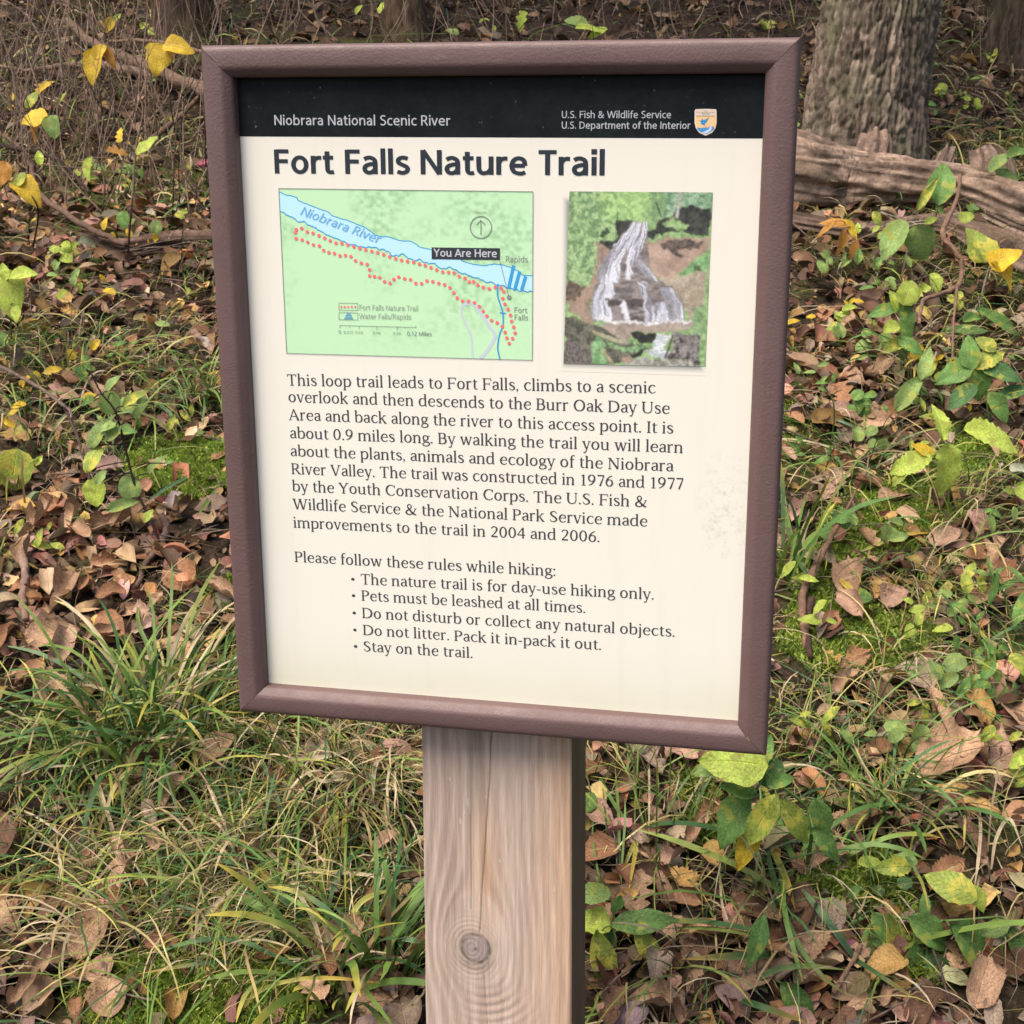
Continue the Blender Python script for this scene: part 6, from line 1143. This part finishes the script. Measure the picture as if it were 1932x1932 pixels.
# fallen log with grooves and broken bark
def vor(x, y, seed, per=None):
    ix = np.floor(x).astype(int); iy = np.floor(y).astype(int); d1 = np.full(x.shape, 9.); d2 = d1.copy(); cid = np.zeros(x.shape)
    for i in (-1, 0, 1):
        for j in (-1, 0, 1):
            cx = ix + i; cy = iy + j; hx = cx % per if per else cx
            jx = hash2(hx, cy, seed); jy = hash2(hx, cy, seed + 9); d = np.hypot(cx + .15 + .7 * jx - x, cy + .15 + .7 * jy - y); m = d < d1
            d2 = np.where(m, d1, np.minimum(d2, d)); cid = np.where(m, hash2(hx, cy, seed + 4), cid); d1 = np.where(m, d, d1)
    return d2 - d1, cid
def bark_tube(P, rad, ns, nl, groove, gfreq, lumps, seed, tint=(1, 1, 1), stretch=1.0, plates=0):
    P = np.asarray(P, float); d = np.concatenate([[0], np.cumsum(np.linalg.norm(np.diff(P, axis=0), axis=1))]); t = np.linspace(0, d[-1], nl)
    C = np.stack([np.interp(t, d, P[:, k]) for k in range(3)], -1); r0 = np.interp(t, d, rad)
    V, F, T, uv = tube(C, r0, ns, cap=True); core = V[:ns * nl].reshape(ns, nl, 3); ctr = C[None]
    th = np.linspace(0, 2 * math.pi, ns, endpoint=False)[:, None]; Lg = t[None]
    cth, sth = np.cos(th), np.sin(th)
    g = np.abs(fbm(th * gfreq / 6.283 * 2 + .35 * np.sin(Lg * 5), Lg * gfreq * stretch / 6.0, seed, 3) - .5) * 2
    wrap = np.clip(np.minimum(th, 6.283 - th) / .35, 0, 1)
    lump = fbm(2 + cth * 1.5 + Lg * 2.0, 2 + sth * 1.5 + Lg * .7, seed + 5, 3) - .5
    disp = groove * (np.clip(g * 2.2, 0, 1) - .7) * wrap + lumps * lump + groove * .7 * wrap * (fbm(th * gfreq / 3.0, Lg * gfreq * stretch * 1.6, seed + 8, 3) - .5)
    if plates:
        sk = .9 * (fbm(cth * 3 + 3 + Lg * 3, sth * 3 + Lg * 8, seed, 4) - .5); e1, id1 = vor((th / 6.2832 * plates + sk * 1.6) + 0 * Lg, Lg * plates / 6.2832 / r0.mean() / 5.5 + sk * 2.5 + .8 * fbm(th * 9 + 0 * Lg, Lg * 9, seed + 20, 2) + 0 * th, seed, plates)
        e2, id2 = vor((th / 6.2832 * plates * 2 + sk * 3) + 0 * Lg, Lg * plates / 6.2832 / r0.mean() / 1.3 + 0 * th, seed + 3, plates * 2)
        rid = np.clip(e1 * 3.2, 0, 1) ** .8; nf = fbm(th * 40 + 0 * Lg, Lg * 22, seed + 31, 4); disp = groove * .85 * (rid - .8) + groove * .3 * (np.clip(e2 * 2.5, 0, 1) - .5) + groove * .35 * (id1 - .5) + groove * 1.3 * (nf - .5) + lumps * lump
    rr = r0[None] + disp; dirv = core - ctr; dirv /= np.linalg.norm(dirv, axis=2)[..., None] + 1e-9
    core = ctr + dirv * rr[..., None]; V[:ns * nl] = core.reshape(-1, 3)
    pl = fbm(th * gfreq / 3.0, Lg * gfreq * stretch * 1.6, seed + 8, 3); sh = np.clip(.85 + 1.6 * (pl - .5), .3, 1.35)
    if plates: sh = (.62 + .75 * id1) * (.8 + .4 * id2) * (.55 + .9 * nf)
    col = np.ones((len(V), 3)) * np.array(tint); col[:ns * nl] *= sh.reshape(-1, 1)
    mb = MB(); mb.add(V, F, col, uv); mb.F3.append(T); return mb
lp = []; lr = []
for (x, y, rp) in ((1400, 312, 62), (1504, 325, 64), (1600, 338, 54), (1720, 350, 44), (1830, 366, 42), (1945, 408, 50), (2100, 470, 50)):
    g = ground_at(x, y + rp * .80); z = (g @ RC)[2] - .02; rm = rp * z / FPX; lp.append(at_depth(x, y, z + rm * .3)); lr.append(rm)
LP = catmull(np.array(lp), 10); LR = np.interp(np.linspace(0, 1, len(LP)), np.linspace(0, 1, 7), lr); o0 = LP.mean(0)
LOG = obj('fallen_log', None, None, 'weathered grey-brown fallen log in front of the tree trunk', 'log', loc=o0.tolist())
obj('trunk', bark_tube(LP - o0, LR, 150, 520, .015, 14, .12, 3, (1.15, 1.06, .98), .8).mesh('trunk', M_LOG), LOG)
for (x0, y0, x1, y1, ra, rb) in ((1636, 318, 1652, 262, 36, 20), (1868, 345, 1860, 288, 42, 24), (1760, 330, 1785, 288, 22, 14), (1560, 305, 1548, 268, 24, 16)):
    z0 = (ground_at(x0, y0 + 40) @ RC)[2] - .02; pp = [at_depth(x0, y0 + 20, z0), at_depth((x0 + x1) / 2 + 6, (y0 + y1) / 2, z0), at_depth(x1, y1, z0 + .03)]
    pp = catmull(np.array(pp), 6) - o0; mb_ = bark_tube(pp, np.linspace(ra, rb, len(pp)) * z0 / FPX, 60, 60, .010, 10, .07, int(x0), (.95, .85, .8)); obj('branch_stub', mb_.mesh('branch_stub', M_LOG), LOG)
lp2 = ground_path([(1440, 420), (1540, 440), (1640, 452), (1760, 440), (1850, 470), (1960, 520)], .015); z2 = [(p @ RC)[2] for p in lp2]; P2 = catmull(np.array(lp2), 8); o1 = P2.mean(0)
obj('fallen_log', bark_tube(P2 - o1, np.interp(np.linspace(0, 1, len(P2)), np.linspace(0, 1, 6), [a * z / FPX for a, z in zip([22, 20, 16, 22, 34, 40], z2)]), 64, 260, .012, 14, .03, 9, (.75, .66, .62), .3).mesh('fallen_log', M_LOG), None, 'rotten half-buried log lying just in front of the fallen log', 'log', loc=o1.tolist())
lp3 = ground_path([(150, 455), (230, 480), (320, 470), (440, 465)], .01); z3 = [(p @ RC)[2] for p in lp3]; P3 = catmull(np.array(lp3), 8); o2 = P3.mean(0)
obj('fallen_log', bark_tube(P3 - o2, np.interp(np.linspace(0, 1, len(P3)), np.linspace(0, 1, 4), [a * z / FPX for a, z in zip([10, 20, 24, 22], z3)]), 50, 160, .012, 12, .03, 19, (.55, .45, .42), .3).mesh('fallen_log', M_LOG), None, 'dark rotten log half hidden behind the left rail', 'log', loc=o2.tolist())

# ------------------------------------------------------------------ trees
def tree(base, wl, wr, label, lean, seed, tint, H=7.5, crown=3500, rtop=.6, fine=True, mat=None, flare=.35):
    """base picture px of the trunk's foot, wl/wr left and right picture px of the trunk above the flare"""
    g = ground_at(*base); z = (g @ RC)[2]; rad = (wr - wl) / 2 * z / FPX; cx = ((wl + wr) / 2 - 966) * z / FPX; g = np.array([cx, g[1] + rad * .6, 0]); g[2] = hgt(g[0], g[1]) - .08
    root = obj('tree', None, None, label, 'tree', 'trees at the edge of the wood', loc=g.tolist())
    n = 40; hh = np.concatenate([np.linspace(0, 2.2, 30), np.linspace(2.4, H, 12)]); C = np.stack([lean[0] * hh + .03 * np.sin(hh * 1.3 + seed), lean[1] * hh, hh], -1)
    rr = rad * (1 - (1 - rtop) * np.clip(hh / H, 0, 1)) * (1 + flare * np.exp(-hh / .22))
    mb = bark_tube(C, rr, 260 if fine else 90, 900 if fine else 300, rad * .10, 40, rad * .16, seed, tint, .42, 42 if fine else 26)
    obj('trunk', mb.mesh('trunk', mat or M_BARK), root)
    r = np.random.default_rng(seed); lm = MB(); tips = []
    for k in range(9):
        h0 = H * (.50 + .48 * k / 9); a = k * 2.4 + seed; b = np.array([lean[0] * h0, lean[1] * h0, h0]); l = r.uniform(1.2, 2.4); d = np.array([math.cos(a), math.sin(a), .55]); P = [b, b + d * l * .5 + [0, 0, .1], b + d * l + [0, 0, .35]]
        tube_to(lm, catmull(np.array(P), 5), np.linspace(rad * .32, rad * .08, 11), 7, tint, seed, .1); tips.append(P[1]); tips.append(P[2])
        for q in range(3):
            e = P[2] - d * l * .2 * q + r.normal(0, .35, 3) * [1, 1, .5]; tube_to(lm, np.array([P[2] - d * l * .25 * q, e]), rad * .05, 4, tint); tips.append(e)
    obj('limbs', lm.mesh('limbs', mat or M_BARK), root)
    tips = np.array(tips); Pp = tips[r.integers(0, len(tips), crown)] + r.normal(0, .42, (crown, 3)) * [1, 1, .6]
    az_ = r.random((crown, 3)) * 2 - 1; N = az_ / np.linalg.norm(az_, axis=1)[:, None]; D = np.cross(N, r.normal(0, 1, (crown, 3))); D /= np.linalg.norm(D, axis=1)[:, None]; B = np.cross(N, D); s = r.uniform(.05, .10, crown)[:, None]
    V = np.stack([Pp - D * s, Pp + B * s * .5, Pp + D * s, Pp - B * s * .5], 1).reshape(-1, 3); cc2 = np.array([(.10, .19, .04), (.16, .24, .04), (.36, .32, .05), (.08, .15, .04)])[r.integers(0, 4, crown)]
    mb = MB(); mb.add(V, np.arange(crown * 4).reshape(-1, 4), np.repeat(cc2, 4, 0)); c_ = obj('crown', mb.mesh('crown', M_GRASS), root); c_['kind'] = 'stuff'
tree((1625, 325), 1545, 1752, 'large grey furrowed tree trunk behind the log at upper right', (.075, .02), 4, (1, 1, 1))
tree((1910, 128), 1872, 1975, 'dark tree trunk in the top right corner', (.05, .03), 9, (.38, .36, .34), fine=False)
tree((330, 78), 280, 380, 'dark tree trunk behind the golden leaves at upper left', (-.03, .02), 14, (.42, .36, .32), fine=False)
tree((765, 70), 728, 800, 'slim brown trunk behind the top rail left of centre', (-.01, .02), 22, (.5, .44, .38), fine=False)
tree((150, 8), 118, 186, 'slim dark trunk in the top left corner', (-.05, .02), 27, (.4, .34, .3), fine=False)
# ------------------------------------------------------------------ single long blades that stand out
BL = {'g': ((.07, .13, .04), (.11, .20, .05), (.20, .22, .05)), 'd': ((.045, .10, .03), (.06, .14, .045), (.40, .26, .05)), 'y': ((.30, .36, .08), (.46, .48, .12), (.50, .45, .12)), 't': ((.07, .14, .06), (.12, .22, .11), (.16, .24, .10)), 's': ((.36, .27, .16), (.52, .43, .28), (.50, .40, .25)), 'o': ((.20, .22, .05), (.36, .34, .06), (.50, .30, .05))}
def blade(pts, wpx, kind, label, lift=(.015, .06)):
    n = len(pts); P = []
    for i, (x, y) in enumerate(pts):
        g = ground_at(x, y); u = g / np.linalg.norm(g); P.append(g - u * (lift[0] + (lift[1] - lift[0]) * math.sin(math.pi * (i / (n - 1)) * .8)))
    P = catmull(np.array(P), 7); o0 = P[0].copy(); z = (P @ RC)[:, 2]; t = np.linspace(0, 1, len(P)); wv = wpx * z / FPX * np.clip(np.minimum(.55 + t * 2, (1.02 - t) * 3.2), .05, 1)
    T = np.gradient(P, axis=0); T /= np.linalg.norm(T, axis=1)[:, None]; vw = -P / np.linalg.norm(P, axis=1)[:, None] + np.array([0, 0, .4]); S1 = np.cross(T, vw); S1 /= np.linalg.norm(S1, axis=1)[:, None]; Nn = np.cross(S1, T)
    c0, c1, c2 = (np.array(q) for q in BL[kind]); tt = t[:, None]; col = np.where(tt < .5, c0 * (1 - tt * 2) + c1 * tt * 2, c1 * (2 - tt * 2) + c2 * (tt * 2 - 1))
    V = np.concatenate([P - S1 * wv[:, None] / 2, P - Nn * wv[:, None] * .22, P + S1 * wv[:, None] / 2]) - o0; n = len(P); i = np.arange(n - 1)
    F = np.vstack([np.stack([i, i + 1, n + i + 1, n + i], -1), np.stack([n + i, n + i + 1, 2 * n + i + 1, 2 * n + i], -1)])
    tr_ = min(TUFTS, key=lambda r_: (r_.location - Vector(o0)).length)
    obj('long_blade', mk_mesh('long_blade', V, F, np.vstack([col * .95, col * .7, col]), None, M_GRASS), tr_, label, loc=(Vector(o0) - tr_.location))
for b in [([(1447, 1594), (1458, 1651), (1498, 1765), (1546, 1835), (1600, 1880)], 10, 'g', 'long green blade hanging from the leafy weed towards the bottom'), ([(1455, 1600), (1480, 1650), (1500, 1715)], 12, 'o', 'short yellow-tipped blade under the leafy weed'), ([(1620, 1817), (1560, 1735), (1502, 1664)], 13, 't', 'wide blue-green blade leaning left at lower right'), ([(1600, 1800), (1660, 1840), (1735, 1890)], 9, 'd', 'dark blade running down right from the broken stick'),
    ([(1493, 1802), (1400, 1803), (1285, 1810)], 14, 'd', 'wide horizontal dark blade with orange tip right of the post'), ([(1410, 1861), (1458, 1832), (1520, 1822), (1600, 1830)], 11, 'g', 'arched green blade with orange tip below the spoon leaf'), ([(1392, 1885), (1440, 1900), (1524, 1930)], 13, 'd', 'dark yellow-edged blade at the bottom edge right of the post'),
    ([(585, 1745), (530, 1690), (477, 1629)], 15, 'd', 'broad dark green blade with orange tip left of the post'), ([(550, 1595), (533, 1535), (505, 1460), (481, 1406)], 8, 't', 'upright blue-green blade with burnt tip below the bottom rail'), ([(632, 1596), (634, 1540), (637, 1483)], 10, 'o', 'stubby upright green blade with yellow tip'), ([(646, 1620), (648, 1570), (653, 1520)], 9, 'o', 'second stubby upright blade with yellow tip'),
    ([(650, 1765), (662, 1730), (690, 1695), (752, 1673)], 11, 'y', 'arching pale yellow blade left of the post'), ([(365, 1623), (420, 1624), (475, 1638)], 8, 't', 'flat teal blade in the grass left of the post'), ([(727, 1768), (770, 1772), (800, 1778)], 11, 't', 'short teal blade touching the post'), ([(473, 1818), (390, 1816), (258, 1838)], 8, 'd', 'dark flat blade above the bottom moss'), ([(443, 1921), (490, 1870), (560, 1848), (640, 1846), (735, 1857)], 8, 'o', 'long blade curving above the bottom moss to the post'),
    ([(224, 1608), (208, 1550), (189, 1491), (172, 1427)], 7, 's', 'tall straw blade with flat top in the left grass'), ([(0, 1857), (86, 1780), (200, 1640), (290, 1545)], 5, 's', 'long straight straw from the left edge'), ([(344, 1797), (400, 1715), (464, 1651)], 8, 's', 'straight straw leaning right above the moss'), ([(404, 1556), (507, 1608), (576, 1706), (600, 1760), (617, 1820)], 8, 's', 'long bleached blade bending down left of the post'),
    ([(507, 1608), (590, 1640), (690, 1650), (760, 1665)], 7, 's', 'bleached blade lying towards the post'), ([(559, 1396), (572, 1448), (612, 1474), (660, 1453)], 7, 's', 'curled bleached blade hanging below the bottom rail'), ([(516, 1418), (560, 1432), (620, 1426), (668, 1412)], 9, 's', 'pale ribbon blade crossing under the bottom rail'), ([(730, 1400), (707, 1449), (704, 1509)], 8, 's', 'bleached blade hooked down beside the post'), ([(760, 1404), (745, 1460), (752, 1530)], 5, 's', 'thin bleached blade nearest the post top'),
    ([(1843, 1500), (1850, 1560), (1846, 1620), (1838, 1677)], 6, 's', 'upright bleached blade near the right edge'), ([(1870, 1640), (1880, 1580), (1905, 1545), (1930, 1600)], 6, 's', 'hooked bleached blade at the right edge'), ([(1357, 1638), (1364, 1712), (1390, 1772)], 4.5, 's', 'pale stalk bending down right of the post'), ([(1117, 1440), (1158, 1515), (1190, 1562)], 7, 'g', 'green blade starting at the post below the frame'), ([(1222, 1405), (1225, 1480), (1224, 1572)], 4, 's', 'thin vertical straw below the frame'),
    ([(1169, 1640), (1167, 1540), (1160, 1440)], 5, 'g', 'thin vertical green blade right of the post'), ([(1175, 1640), (1200, 1590), (1185, 1690)], 8, 'o', 'yellowing blade beside the dark brown cupped leaf'), ([(150, 1400), (90, 1420), (20, 1465), (-10, 1480)], 9, 'g', 'wide green blade reaching the left edge below the sedge tuft'), ([(270, 1395), (170, 1290), (80, 1235), (-5, 1215)], 8, 't', 'long blue-green blade arching to the left edge over the sedge'),
    ([(420, 1400), (425, 1300), (440, 1210)], 8, 'o', 'upright yellow-tipped blade of the sedge'), ([(280, 1360), (290, 1250), (262, 1180), (260, 1130)], 8, 'g', 'tall upright green blade of the sedge'), ([(385, 1330), (420, 1240), (460, 1150)], 7, 'g', 'green blade leaning towards the left rail'), ([(1498, 1500), (1560, 1420), (1700, 1385), (1850, 1380)], 4, 'd', 'very long thin dark blade over the right bank'), ([(1470, 1250), (1620, 1330), (1800, 1420)], 4, 'd', 'thin dark blade sloping down from the right rail'),
    ([(1560, 1120), (1510, 1060), (1480, 960), (1478, 880)], 11, 'g', 'tall green blade hugging the right rail'), ([(1600, 1050), (1700, 1010), (1755, 1005)], 6, 'o', 'yellow blade pointing right on the right bank'), ([(1700, 860), (1600, 800), (1530, 780)], 5, 't', 'bluish blade across the smooth pinkish leaf'), ([(1590, 1170), (1608, 1120), (1570, 1080)], 12, 'o', 'folded yellow-tipped blade beside the rolled stalk'), ([(390, 880), (300, 930), (250, 985)], 6, 't', 'teal blade lying left of the left rail'), ([(430, 900), (400, 935), (370, 975)], 9, 'g', 'broad green blade emerging behind the left rail'), ([(265, 745), (310, 770), (345, 810)], 7, 't', 'flat teal blade above the sapling')]:
    blade(*b)

# give look-alikes their own label by their order in the view
seen = {}
for o in COL.objects:
    if o.parent is None and 'label' in o: seen.setdefault(o['label'], []).append(o)
ORD = ['first', 'second', 'third', 'fourth', 'fifth', 'sixth', 'seventh', 'eighth', 'ninth', 'tenth', 'eleventh', 'twelfth']
CNT = ['', '', 'two', 'three', 'four', 'five', 'six', 'seven', 'eight', 'nine', 'ten', 'eleven', 'twelve']
for lb, L in seen.items():
    if 1 < len(L) <= 12:
        L.sort(key=lambda o: float(project(np.array(o.matrix_world.translation if o.matrix_world.translation.length > 0 else o.location))[0]))
        for i, o in enumerate(L): o['label'] = lb + ', %s from left' % ORD[i]
print('leaves', nleaf, 'objects', len(bpy.data.objects), 'tris', sum(len(m.loops) - 2 * len(m.polygons) for m in bpy.data.meshes))
